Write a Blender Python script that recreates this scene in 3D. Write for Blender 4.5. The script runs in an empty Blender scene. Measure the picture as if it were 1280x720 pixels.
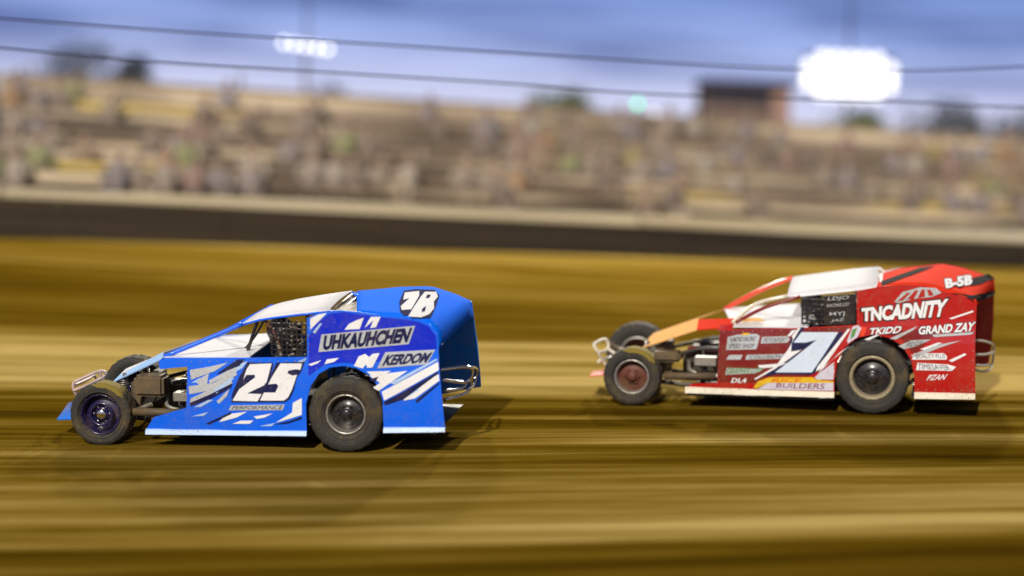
import bpy, bmesh, math, random
import numpy as np
from mathutils import Vector, Matrix
random.seed(7)
rnd = random.Random(11)
SC = bpy.context.scene
COL = SC.collection
R_ = math.radians

# ------------------------------------------------------------------ camera
FPX = 2800.0            # focal length in pixels of the 1280 wide photograph
CAM = Vector((0, 0, 3.0))
PITCH = math.atan((360 - 225) / FPX)
ROLL = R_(2.2)
Fv = Vector((0, math.cos(PITCH), -math.sin(PITCH)))
R0 = Vector((1, 0, 0)); U0 = Vector((0, math.sin(PITCH), math.cos(PITCH)))
Rv = R0 * math.cos(ROLL) + U0 * math.sin(ROLL)
Uv = U0 * math.cos(ROLL) - R0 * math.sin(ROLL)
cd = bpy.data.cameras.new('camera'); cam = bpy.data.objects.new('camera', cd); COL.objects.link(cam)
cam.matrix_world = Matrix(((Rv.x, Uv.x, -Fv.x, CAM.x), (Rv.y, Uv.y, -Fv.y, CAM.y), (Rv.z, Uv.z, -Fv.z, CAM.z), (0, 0, 0, 1)))
cd.sensor_width = 36; cd.lens = FPX / 1280 * 36; cd.clip_start = 0.5; cd.clip_end = 6000
cd.dof.use_dof = True; cd.dof.focus_distance = 23.2; cd.dof.aperture_fstop = cd.lens / 1000 / 0.34
SC.camera = cam

# ------------------------------------------------------------------ light
SUN_EL, SUN_AZ = 33, 196     # the floodlights behind the photographer; azimuth measured from +Y clockwise
SC.view_settings.view_transform = 'Standard'; SC.view_settings.look = 'None'
SC.view_settings.exposure = 0; SC.view_settings.gamma = 1
sl = bpy.data.lights.new('sun', 'SUN'); sl.energy = 3.8; sl.angle = R_(1.2); sl.color = (1, .93, .80)
sun = bpy.data.objects.new('sun', sl); COL.objects.link(sun)
az = R_(SUN_AZ); sdir = Vector((math.sin(az) * math.cos(R_(SUN_EL)), math.cos(az) * math.cos(R_(SUN_EL)), math.sin(R_(SUN_EL))))
sun.rotation_euler = (-sdir).to_track_quat('-Z', 'Y').to_euler(); sun.location = (-6, -10, 25)

W = bpy.data.worlds.new('World'); SC.world = W; W.use_nodes = True
nt = W.node_tree; nt.nodes.clear(); N = nt.nodes.new; L = nt.links.new
def math_node(T, op, a, b=None, c=None, clamp=False):
    n = T.nodes.new('ShaderNodeMath'); n.operation = op; n.use_clamp = clamp
    for i, v in enumerate((a, b, c)):
        if v is None: continue
        if isinstance(v, (int, float)): n.inputs[i].default_value = v
        else: T.links.new(v, n.inputs[i])
    return n.outputs[0]
def ramp(T, fac, stops, interp='LINEAR'):
    n = T.nodes.new('ShaderNodeValToRGB'); n.color_ramp.interpolation = interp
    e = n.color_ramp.elements
    while len(e) < len(stops): e.new(0.5)
    for el, (p_, c_) in zip(e, stops):
        el.position = p_; el.color = (*c_, 1) if len(c_) == 3 else c_
    T.links.new(fac, n.inputs[0]); return n.outputs[0]
def mixc(T, fac, a, b, mode='MIX'):
    n = T.nodes.new('ShaderNodeMix'); n.data_type = 'RGBA'; n.blend_type = mode
    for s_, v in ((n.inputs[0], fac), (n.inputs[6], a), (n.inputs[7], b)):
        if isinstance(v, (int, float)): s_.default_value = v
        elif isinstance(v, tuple): s_.default_value = (*v, 1)
        else: T.links.new(v, s_)
    return n.outputs[2]
tc = N('ShaderNodeTexCoord'); sep = N('ShaderNodeSeparateXYZ'); L(tc.outputs['Generated'], sep.inputs[0])
sky = N('ShaderNodeTexSky'); sky.sky_type = 'NISHITA'; sky.sun_disc = False
sky.sun_elevation = R_(SUN_EL); sky.sun_rotation = az
mp = N('ShaderNodeMapping'); mp.inputs['Scale'].default_value = (6, 6, 85); mp.inputs['Location'].default_value = (.9, 0, .45); L(tc.outputs['Generated'], mp.inputs[0])
mp.inputs['Rotation'].default_value = (0, R_(0.5), 0)
nz = N('ShaderNodeTexNoise'); nz.inputs['Scale'].default_value = 1.0; nz.inputs['Detail'].default_value = 4; nz.inputs['Roughness'].default_value = .5; L(mp.outputs[0], nz.inputs[0])
low = ramp(nt, math_node(nt, 'MULTIPLY', sep.outputs[2], 10), [(0.0, (.50, .46, .66)), (.28, (.72, .72, .90)), (.45, (.58, .63, .92)), (.62, (.36, .46, .84)), (.85, (.20, .32, .72)), (1.0, (.12, .22, .55))])
cl = ramp(nt, nz.outputs[0], [(.47, (0, 0, 0)), (.57, (1, 1, 1))])
up_ = math_node(nt, 'MULTIPLY', math_node(nt, 'SUBTRACT', sep.outputs[2], .032), 35, clamp=True)
lowc = mixc(nt, math_node(nt, 'MULTIPLY', cl, math_node(nt, 'MULTIPLY', up_, .78)), low, (.07, .115, .33))
skyd = mixc(nt, 1.0, sky.outputs[0], (.045, .038, .036), 'MULTIPLY')
hi = ramp(nt, sep.outputs[2], [(.07, (0, 0, 0)), (.22, (1, 1, 1))])
bg = N('ShaderNodeBackground'); bg.inputs[1].default_value = 1.0
L(mixc(nt, hi, lowc, skyd), bg.inputs[0])
wo = N('ShaderNodeOutputWorld'); L(bg.outputs[0], wo.inputs[0])

def U(px, py, Y):
    """world point at distance Y along the sight line of a photograph pixel (used to measure the real place)"""
    d = Fv + Rv * ((px - 640) / FPX) + Uv * ((360 - py) / FPX)
    return CAM + d * (Y / d.y)

# ------------------------------------------------------------------ materials
def lin(c):
    return tuple(((v / 255) / 12.92 if v / 255 <= .04045 else ((v / 255 + .055) / 1.055) ** 2.4) for v in c)
def new_mat(name):
    m = bpy.data.materials.new(name); m.use_nodes = True
    return m, m.node_tree, m.node_tree.nodes['Principled BSDF']
DUST = (.20, .135, .045)
_mc = {}
def paint(name, col, rough=.32, coat=.5, dirt=.35, metal=0.0, scale=9, bump=.0, spec=.5):
    """base colour with thrown-up dirt and scuffs of their own noise shape"""
    if name in _mc: return _mc[name]
    m, T, P = new_mat(name)
    t = T.nodes.new('ShaderNodeTexCoord')
    n1 = T.nodes.new('ShaderNodeTexNoise'); n1.inputs['Scale'].default_value = scale; n1.inputs['Detail'].default_value = 8; n1.inputs['Roughness'].default_value = .65
    T.links.new(t.outputs['Object'], n1.inputs[0])
    n2 = T.nodes.new('ShaderNodeTexNoise'); n2.inputs['Scale'].default_value = 1.7; n2.inputs['Detail'].default_value = 3
    T.links.new(t.outputs['Object'], n2.inputs[0])
    s = math_node(T, 'ADD', math_node(T, 'MULTIPLY', n1.outputs[0], .6), math_node(T, 'MULTIPLY', n2.outputs[0], .4))
    f = ramp(T, s, [(.47, (0, 0, 0)), (.68, (1, 1, 1))])
    fac = math_node(T, 'MULTIPLY', f, dirt)
    n3 = T.nodes.new('ShaderNodeTexNoise'); n3.inputs['Scale'].default_value = 55; n3.inputs['Detail'].default_value = 2; T.links.new(t.outputs['Object'], n3.inputs[0])
    spk = math_node(T, 'MULTIPLY', ramp(T, math_node(T, 'ADD', n3.outputs[0], math_node(T, 'MULTIPLY', n2.outputs[0], .3)), [(.80, (0, 0, 0)), (.84, (1, 1, 1))]), min(.8, dirt * 3))
    fac = math_node(T, 'MAXIMUM', fac, spk)
    T.links.new(mixc(T, fac, col, DUST), P.inputs['Base Color'])
    T.links.new(math_node(T, 'ADD', math_node(T, 'MULTIPLY', fac, .5), rough, clamp=True), P.inputs['Roughness'])
    P.inputs['Metallic'].default_value = metal; P.inputs['Specular IOR Level'].default_value = spec
    P.inputs['Coat Weight'].default_value = coat; P.inputs['Coat Roughness'].default_value = .12
    if bump:
        b = T.nodes.new('ShaderNodeBump'); b.inputs['Strength'].default_value = bump; b.inputs['Distance'].default_value = .01
        T.links.new(n1.outputs[0], b.inputs['Height']); T.links.new(b.outputs[0], P.inputs['Normal'])
    _mc[name] = m; return m
def glow(name, col, strength):
    m, T, P = new_mat(name)
    P.inputs['Base Color'].default_value = (.02, .02, .02, 1); P.inputs['Emission Color'].default_value = (*col, 1); P.inputs['Emission Strength'].default_value = strength
    return m
M = dict(
    azure=paint('azure_paint', (.0, .13, .92), dirt=.14), royal=paint('royal_paint', (.001, .022, .62), dirt=.14), pale=paint('pale_blue_paint', (.42, .60, .92), dirt=.2),
    sky=paint('light_azure_paint', (.02, .22, .95), dirt=.12), navy=paint('navy_ink', (.004, .008, .07), dirt=.12, coat=.3), teal=paint('dark_blue_paint', (.004, .17, .58), dirt=.25),
    white=paint('white_paint', (.86, .86, .90), dirt=.10), ink=paint('black_ink', (.012, .012, .018), dirt=.2), silver=paint('silver_vinyl', (.50, .53, .58), dirt=.4, scale=30),
    red=paint('red_paint', (.46, .007, .007), dirt=.18), orange=paint('orange_red_paint', (.80, .055, .015), dirt=.14), maroon=paint('maroon_paint', (.20, .006, .008), dirt=.2),
    tan=paint('cream_orange_vinyl', (.85, .50, .20), dirt=.2), cable=paint('black_cable_sheath', (.02, .02, .03), rough=.95, coat=0, dirt=.1, spec=.02), cream=paint('cream_paint', (.72, .66, .52), dirt=.3), yellow=paint('yellow_vinyl', (.80, .50, .02), dirt=.25, scale=20),
    lilac=paint('lilac_vinyl', (.66, .62, .74), dirt=.4, scale=25), ice=paint('ice_blue_vinyl', (.66, .76, .92), dirt=.1), green=paint('green_vinyl', (.10, .30, .08), dirt=.3),
    steel=paint('black_steel', (.030, .028, .026), rough=.45, coat=.1, dirt=.5), chrome=paint('chrome', (.75, .75, .78), rough=.14, coat=0, metal=1, dirt=.35), pink=paint('dusty_pale_steel', (.55, .42, .40), rough=.5, coat=.1, dirt=.4),
    alu=paint('dull_aluminium', (.42, .40, .37), rough=.4, coat=0, metal=.7, dirt=.6), brown=paint('dusty_brown_metal', (.085, .060, .038), rough=.6, coat=0, dirt=.7), cloth=paint('dark_suit_cloth', (.03, .03, .04), rough=.9, coat=0, dirt=.2),
    rubber=paint('dusty_rubber', (.030, .028, .025), rough=.8, coat=0, dirt=.55, scale=6, bump=.5), purple=paint('dark_purple_wheel', (.012, .010, .06), rough=.3, dirt=.35), mud=paint('yellow_mud', (.20, .15, .025), rough=.95, coat=0, dirt=.5, bump=.8),
    tanrim=paint('dusty_tan_rim', (.30, .25, .16), rough=.5, coat=.1, dirt=.5), rust=paint('brown_red_hub', (.12, .035, .02), rough=.6, coat=0, dirt=.5), creamsteel=paint('cream_steel', (.72, .66, .55), rough=.35, coat=.3, dirt=.3),
)

SAT = dict(rough=.85, coat=0, spec=.02)
M.update(azure_top=paint('azure_satin', (.0, .145, .95), dirt=.08, **SAT), orange_top=paint('orange_red_satin', (.66, .032, .012), dirt=.12, **SAT), white_top=paint('white_satin', (.70, .70, .74), dirt=.10, **SAT),
    pale_top=paint('pale_blue_satin', (.34, .54, .90), dirt=.15, **SAT), tan_top=paint('cream_orange_satin', (.74, .40, .14), dirt=.15, **SAT), ink_top=paint('black_satin', (.012, .012, .016), dirt=.15, **SAT), navy_top=paint('navy_satin', (.004, .008, .07), dirt=.1, **SAT))
# ------------------------------------------------------------------ object helpers
def link(name, me, mats, parent=None, smooth=False):
    o = bpy.data.objects.new(name, me); COL.objects.link(o)
    for m in (mats if isinstance(mats, (list, tuple)) else [mats]): me.materials.append(m)
    if smooth:
        for p in me.polygons: p.use_smooth = True
    if parent: o.parent = parent
    return o
def from_bm(name, bm, mats, parent=None, smooth=False, auto=None):
    me = bpy.data.meshes.new(name); bm.normal_update(); bm.to_mesh(me); bm.free()
    o = link(name, me, mats, parent, smooth)
    return o
def tag(o, label=None, cat=None, group=None, kind=None):
    if label: o['label'] = label
    if cat: o['category'] = cat
    if group: o['group'] = group
    if kind: o['kind'] = kind
    return o
def empty(name, loc=(0, 0, 0), mat=None):
    o = bpy.data.objects.new(name, None); COL.objects.link(o); o.empty_display_size = .3
    if mat is not None: o.matrix_world = mat
    else: o.location = loc
    return o
def box(bm, lo, hi, mi=0, m=None):
    vs = [bm.verts.new((x, y, z)) for z in (lo[2], hi[2]) for y in (lo[1], hi[1]) for x in (lo[0], hi[0])]
    if m is not None:
        for v in vs: v.co = m @ v.co
    for f in ((0, 2, 3, 1), (4, 5, 7, 6), (0, 1, 5, 4), (2, 6, 7, 3), (0, 4, 6, 2), (1, 3, 7, 5)):
        bm.faces.new([vs[i] for i in f]).material_index = mi
    return vs
def tube(bm, pts, r, n=10, mi=0, cap=True):
    pts = [Vector(p) for p in pts]; rings = []
    for i, p in enumerate(pts):
        d = (pts[min(i + 1, len(pts) - 1)] - pts[max(i - 1, 0)]).normalized()
        a = d.cross(Vector((0, 0, 1)) if abs(d.z) < .9 else Vector((1, 0, 0))).normalized(); b = d.cross(a)
        rr = r[i] if isinstance(r, (list, tuple)) else r
        rings.append([bm.verts.new(p + (a * math.cos(t) + b * math.sin(t)) * rr) for t in (2 * math.pi * k / n for k in range(n))])
    for i in range(len(rings) - 1):
        for k in range(n):
            f = bm.faces.new((rings[i][k], rings[i][(k + 1) % n], rings[i + 1][(k + 1) % n], rings[i + 1][k])); f.smooth = True; f.material_index = mi
    if cap:
        bm.faces.new(rings[0][::-1]).material_index = mi; bm.faces.new(rings[-1]).material_index = mi
def bez(pts, n=6):
    """smooth polyline (Catmull-Rom) through the points"""
    P = [Vector(p) for p in pts]; out = []
    for i in range(len(P) - 1):
        p0, p1, p2, p3 = P[max(i - 1, 0)], P[i], P[i + 1], P[min(i + 2, len(P) - 1)]
        for k in range(n):
            t = k / n
            out.append(.5 * ((2 * p1) + (p2 - p0) * t + (2 * p0 - 5 * p1 + 4 * p2 - p3) * t * t + (3 * p1 - p0 - 3 * p2 + p3) * t ** 3))
    return out + [P[-1]]
def lathe(bm, prof, axis_at, n=64, mi=0, jitter=None, smooth=True):
    """profile (y, r) turned about a line along Y through axis_at"""
    ax = Vector(axis_at); rings = []
    for j, (y, r) in enumerate(prof):
        ring = []
        for k in range(n):
            t = 2 * math.pi * k / n; rr = r + (jitter(j, k) if jitter else 0)
            ring.append(bm.verts.new(ax + Vector((math.cos(t) * rr, y, math.sin(t) * rr))))
        rings.append(ring)
    for i in range(len(rings) - 1):
        for k in range(n):
            try:
                f = bm.faces.new((rings[i][k], rings[i][(k + 1) % n], rings[i + 1][(k + 1) % n], rings[i + 1][k])); f.smooth = smooth; f.material_index = mi
            except ValueError: pass
    return rings
def ellipsoid(bm, c, r, n=8, mi=0, m=None):
    g = bmesh.ops.create_uvsphere(bm, u_segments=n, v_segments=max(4, n // 2 + 1), radius=1)
    for v in g['verts']:
        v.co = Vector((v.co.x * r[0], v.co.y * r[1], v.co.z * r[2]))
        if m is not None: v.co = m @ v.co
        v.co += Vector(c)
    for f in {f for v in g['verts'] for f in v.link_faces}: f.smooth = True; f.material_index = mi

# ------------------------------------------------------------------ ground
GC = (-1.3890673, .11834403, .07494249, -.00327704)
def zg(x, y):
    """banked dirt surface: measured at the tyre contacts and at the foot of the wall"""
    xc = 15 * math.tanh(x / 15); yc = max(8, min(y, 46))
    z = GC[0] + GC[1] * xc + GC[2] * yc + GC[3] * xc * yc
    if y < 8: z -= (8 - y) * .03
    yw = wall_y(x)
    t = max(0, min(1, (y - yw + 4) / 4)); t = t * t * (3 - 2 * t)
    return z * (1 - t) + (1.66 if y <= yw + 1 else 1.66 - .5 * min(1, (y - yw - 1) / 3)) * t
def wall_y(x):
    return 39 + (max(-60, min(60, x)) + 8.95) / 19 * 5
from mathutils import noise as mnoise
def build_ground():
    xs = [-1800, -900, -400, -180, -90, -60, -40, -30, -24] + list(np.arange(-20, 20.01, .5)) + [24, 30, 40, 60, 90, 180, 400, 900, 1800]
    ys = [-400, -120, -40, -15, 0, 8, 12, 14] + list(np.arange(15, 30, .10)) + list(np.arange(30, 50, .3)) + [55, 65, 80, 120, 200, 400, 900, 2500]
    vs = []; ca, sa = math.cos(R_(4)), math.sin(R_(4))
    for y in ys:
        for x in xs:
            z = zg(x, y)
            if abs(x) <= 20 and 14 < y < wall_y(x) - .3:     # ruts and ridges that run along the track
                a, b = x * ca + y * sa, -x * sa + y * ca
                z += .018 * mnoise.noise(Vector((a * .12, b * 1.6, 0))) + .010 * mnoise.noise(Vector((a * .35, b * 4.2, 7)))
            vs.append((x, y, z))
    nx = len(xs); fs = [(j * nx + i, j * nx + i + 1, (j + 1) * nx + i + 1, (j + 1) * nx + i) for j in range(len(ys) - 1) for i in range(nx - 1)]
    me = bpy.data.meshes.new('dirt_track'); me.from_pydata(vs, [], fs)
    m, T, P = new_mat('packed_dirt')
    t = T.nodes.new('ShaderNodeTexCoord')
    def nse(scale, loc=(0, 0, 0), detail=5, rough=.55, rot=4):
        mp = T.nodes.new('ShaderNodeMapping'); mp.vector_type = 'POINT'
        mp.inputs['Rotation'].default_value = (0, 0, R_(-rot)); mp.inputs['Scale'].default_value = (scale[0], scale[1], .02); mp.inputs['Location'].default_value = loc
        T.links.new(t.outputs['Object'], mp.inputs[0])
        n = T.nodes.new('ShaderNodeTexNoise'); n.inputs['Scale'].default_value = 1; n.inputs['Detail'].default_value = detail; n.inputs['Roughness'].default_value = rough
        T.links.new(mp.outputs[0], n.inputs[0]); return n.outputs[0]
    broad = nse((.035, .42), (3.3, 1.2, 0), 3)
    mid = nse((.11, 2.6), (8, 3, 0), 5, .6)
    fine = nse((.35, 11), (1, 9, 0), 6, .7)
    grit = nse((26, 30), (0, 0, 0), 4, .7)
    s = math_node(T, 'ADD', math_node(T, 'MULTIPLY', broad, .36), math_node(T, 'ADD', math_node(T, 'MULTIPLY', mid, .42), math_node(T, 'MULTIPLY', fine, .22)))
    # lanes: dry worn groove where the cars run, darker damp strip beyond it, pale ridges near the inside; the dark dip between ridges and groove is painted car shadow
    sp = T.nodes.new('ShaderNodeSeparateXYZ'); T.links.new(t.outputs['Object'], sp.inputs[0])
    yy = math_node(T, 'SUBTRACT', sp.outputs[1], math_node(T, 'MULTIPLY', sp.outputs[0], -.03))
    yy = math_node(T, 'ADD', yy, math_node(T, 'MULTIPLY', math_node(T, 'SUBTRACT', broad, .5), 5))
    lane_and_shadow = ramp(T, math_node(T, 'DIVIDE', math_node(T, 'SUBTRACT', yy, 15), 30, clamp=True), [(0, (.42,) * 3), (.10, (.40,) * 3), (.15, (.74,) * 3), (.20, (.58,) * 3), (.24, (.42,) * 3), (.32, (.55,) * 3), (.42, (.86,) * 3), (.47, (.80,) * 3), (.52, (.40,) * 3), (.66, (.38,) * 3), (.78, (.56,) * 3), (.9, (.50,) * 3)])
    s = math_node(T, 'ADD', s, math_node(T, 'MULTIPLY', math_node(T, 'SUBTRACT', lane_and_shadow, .5), .34))
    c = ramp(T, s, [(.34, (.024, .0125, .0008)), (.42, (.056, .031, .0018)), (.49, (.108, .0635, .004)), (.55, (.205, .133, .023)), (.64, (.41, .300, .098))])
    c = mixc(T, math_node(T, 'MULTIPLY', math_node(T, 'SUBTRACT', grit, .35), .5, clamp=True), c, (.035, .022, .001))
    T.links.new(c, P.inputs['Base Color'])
    P.inputs['Specular IOR Level'].default_value = .0
    T.links.new(ramp(T, mid, [(.35, (.8, .8, .8)), (.6, (1, 1, 1))]), P.inputs['Roughness'])
    b = T.nodes.new('ShaderNodeBump'); b.inputs['Strength'].default_value = .6; b.inputs['Distance'].default_value = .03
    T.links.new(math_node(T, 'ADD', math_node(T, 'MULTIPLY', fine, .7), math_node(T, 'MULTIPLY', grit, .25)), b.inputs['Height'])
    T.links.new(b.outputs[0], P.inputs['Normal'])
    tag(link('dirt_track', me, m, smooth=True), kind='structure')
build_ground()

# ------------------------------------------------------------------ retaining wall
def build_wall():
    m, T, P = new_mat('dark_wall_boards')
    t = T.nodes.new('ShaderNodeTexCoord'); mp = T.nodes.new('ShaderNodeMapping'); mp.inputs['Scale'].default_value = (.12, .12, 9)
    n = T.nodes.new('ShaderNodeTexNoise'); n.inputs['Scale'].default_value = 1.2; n.inputs['Detail'].default_value = 6
    T.links.new(t.outputs['Object'], mp.inputs[0]); T.links.new(mp.outputs[0], n.inputs[0])
    T.links.new(ramp(T, n.outputs[0], [(.35, (.008, .005, .002)), (.5, (.021, .013, .005)), (.65, (.050, .031, .012))]), P.inputs['Base Color']); P.inputs['Roughness'].default_value = .85
    root = empty('retaining_wall', (0, 41.3, 1.6))
    tag(root, 'low dark brown retaining wall running between the dirt track and the grandstand', 'wall')
    bm = bmesh.new(); cap = bmesh.new(); post = bmesh.new()
    a, b = U(0, 297, 39), U(1280, 335, 44)
    d = (b - a); segs = np.linspace(-2.2, 3.2, 37)
    for i in range(36):
        t0, t1 = segs[i] + .0004, segs[i + 1] - .0004
        q = []
        for t_ in (t0, t1):
            p = a + d * t_; h = .68 + (.47 - .68) * max(-.3, min(1.3, t_))
            q.append((p, h))
        th = Vector((-d.y, d.x, 0)).normalized()
        for zb, zt, off, thk, B in ((-.5, 1, 0, .16, bm), (1, 1.05, -.02, .20, cap)):
            vs = []
            for (p, h) in q:
                for o_ in (off, off + thk):
                    for zz in ((p.z + zb if zb < 0 else p.z + h * zb), p.z + h * zt):
                        vs.append(B.verts.new(((p + th * o_).x, (p + th * o_).y, zz)))
            for f in ((0, 1, 5, 4), (2, 6, 7, 3), (1, 3, 7, 5), (0, 4, 6, 2), (0, 2, 3, 1), (4, 5, 7, 6)): B.faces.new([vs[k] for k in f])
    for bb in (bm, cap):
        for v in bb.verts: v.co -= Vector(root.location)
    from_bm('wall_panel', bm, m, root)
    m2, T2, P2 = new_mat('wall_cap_steel'); P2.inputs['Base Color'].default_value = (.055, .037, .017, 1); P2.inputs['Roughness'].default_value = .6
    from_bm('cap_rail', cap, m2, root)
build_wall()

# ------------------------------------------------------------------ grandstand and its crowd
BL, BR = U(0, 250, 42), U(1280, 303, 48)
TL, TR = U(0, 116, 49), U(1280, 194, 55)
NR = 10
def SP(t, k):
    """point on the stand: t along it, k row (0 bottom, NR top)"""
    b = BL + (BR - BL) * t; tt = TL + (TR - TL) * t
    return b + (tt - b) * (k / NR)
ax_ = (BR - BL); ax_.z = 0; ax_.normalize(); back_ = Vector((-ax_.y, ax_.x, 0))
def strip_prism(bm, t0, t1, k, prof, mi=0):
    """profile points (back, up) relative to SP(t,k), swept from t0 to t1"""
    A = []; B = []
    for (y, z) in prof:
        A.append(bm.verts.new(SP(t0, k) + back_ * y + Vector((0, 0, z)))); B.append(bm.verts.new(SP(t1, k) + back_ * y + Vector((0, 0, z))))
    n = len(prof)
    for i in range(n): bm.faces.new((A[i], A[(i + 1) % n], B[(i + 1) % n], B[i])).material_index = mi
    bm.faces.new(A[::-1]).material_index = mi; bm.faces.new(B).material_index = mi
def noisy(name, stops, sc=(.6, .6, 20), rough=.6, metal=0):
    m, T, P = new_mat(name)
    t = T.nodes.new('ShaderNodeTexCoord'); mp = T.nodes.new('ShaderNodeMapping'); mp.inputs['Scale'].default_value = sc
    n = T.nodes.new('ShaderNodeTexNoise'); n.inputs['Scale'].default_value = 1; n.inputs['Detail'].default_value = 5
    T.links.new(t.outputs['Object'], mp.inputs[0]); T.links.new(mp.outputs[0], n.inputs[0])
    T.links.new(ramp(T, n.outputs[0], stops), P.inputs['Base Color']); P.inputs['Roughness'].default_value = rough; P.inputs['Metallic'].default_value = metal
    return m
m_bench = noisy('worn_aluminium_plank', [(.3, (.20, .155, .11)), (.5, (.40, .32, .23)), (.7, (.62, .50, .36))], (.22, .22, 3), .45)
m_back = [noisy('faded_backrest_board', st, (.16, .16, 1), .6) for st in ([(.38, (.13, .095, .065)), (.5, (.36, .29, .20)), (.60, (.62, .50, .34))], [(.38, (.10, .07, .04)), (.5, (.24, .18, .13)), (.60, (.56, .42, .10))], [(.38, (.09, .068, .05)), (.5, (.24, .185, .13)), (.60, (.54, .44, .33))])]
m_backp = noisy('faded_back_boards', [(.36, (.16, .12, .08)), (.5, (.33, .24, .15)), (.64, (.50, .36, .24))], (.10, .10, 6), .7)
m_deck = noisy('stand_deck', [(.35, (.05, .036, .024)), (.65, (.13, .095, .062))], (.3, .3, 3), .8)
m_fascia = noisy('cream_fascia', [(.34, (.14, .10, .06)), (.46, (.42, .34, .20)), (.54, (.74, .64, .42)), (.64, (.80, .74, .60))], (.11, .11, 22), .5)
m_steel = noisy('stand_steel', [(.3, (.07, .065, .06)), (.7, (.14, .13, .12))], (1, 1, 1), .5)
def build_stand(t0, t1, label):
    root = empty('grandstand', SP((t0 + t1) / 2, 0)); root.location.z = 1.2
    tag(root, label, 'grandstand', 'grandstand sections behind the wall')
    inv = -Vector(root.location)
    def fin(name, bm, m):
        for v in bm.verts: v.co += inv
        return from_bm(name, bm, m, root)
    deck = bmesh.new(); dz = (TL.z - BL.z) / NR; dy = 7.0 / NR
    for k in range(NR):
        strip_prism(deck, t0, t1, k, [(0, -.02), (dy - .02, -.02), (dy - .02, dz - .06), (dy, dz - .06), (dy, -.06), (0, -.06)])
        b = bmesh.new()
        strip_prism(b, t0, t1, k, [(dy * .62, dz * 1.0 - .03), (dy * .62 + .26, dz * 1.0 - .03), (dy * .62 + .26, dz + .015), (dy * .62, dz + .015)])
        fin('bench', b, m_bench)
        b = bmesh.new()
        strip_prism(b, t0, t1, k, [(dy * .62 + .30, dz + .16), (dy * .62 + .325, dz + .16), (dy * .62 + .345, dz + .33), (dy * .62 + .32, dz + .33)])
        fin('backrest', b, m_back[k % 3])
    fin('deck', deck, m_deck)
    f = bmesh.new()
    strip_prism(f, t0, t1, 0, [(-.06, -.03), (-.02, -.03), (-.02, .22), (-.06, .22)]); fin('fascia_board', f, m_fascia)
    f = bmesh.new()
    strip_prism(f, t0, t1, 0, [(-.05, -1.1), (-.01, -1.1), (-.01, -.04), (-.05, -.04)]); fin('base_panel', f, m_deck)
    fr = bmesh.new()
    n = max(3, int((t1 - t0) / .14))
    for i in range(n + 1):
        t = t0 + (t1 - t0) * (i / n) * .998 + .001
        a, b = SP(t, 0) - Vector((0, 0, .08)), SP(t, NR) - Vector((0, 0, .12))
        tube(fr, [a, b], .05, 6)
        for kk in (4, 8, 10):
            p = SP(t, kk) - Vector((0, 0, .1)); tube(fr, [p, (p.x, p.y, 1.05)], .045, 6)
    fin('frame', fr, m_steel)
    rail = bmesh.new(); n = int((t1 - t0) / .07)
    for i in range(n + 1):
        p = SP(t0 + (t1 - t0) * i / n, NR) + back_ * .05; tube(rail, [p - Vector((0, 0, .1)), p + Vector((0, 0, .42))], .018, 6)
    for h in (.16, .42): tube(rail, [SP(t0, NR) + back_ * .05 + Vector((0, 0, h)), SP(t1, NR) + back_ * .05 + Vector((0, 0, h))], .016, 6)
    fin('back_rail', rail, m_bench)
    b = bmesh.new(); strip_prism(b, t0, t1, NR, [(.10, -.35), (.14, -.35), (.14, .44), (.10, .44)]); fin('back_panel', b, m_backp)
build_stand(-.95, -.0015, 'leftmost section of the aluminium grandstand behind the dark wall')
build_stand(.0015, .5905, 'middle section of the grandstand, under the overhead cables and left of the green light')
build_stand(.5935, 1.75, 'right section of the grandstand, in front of the brown press box and the big floodlights')

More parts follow.
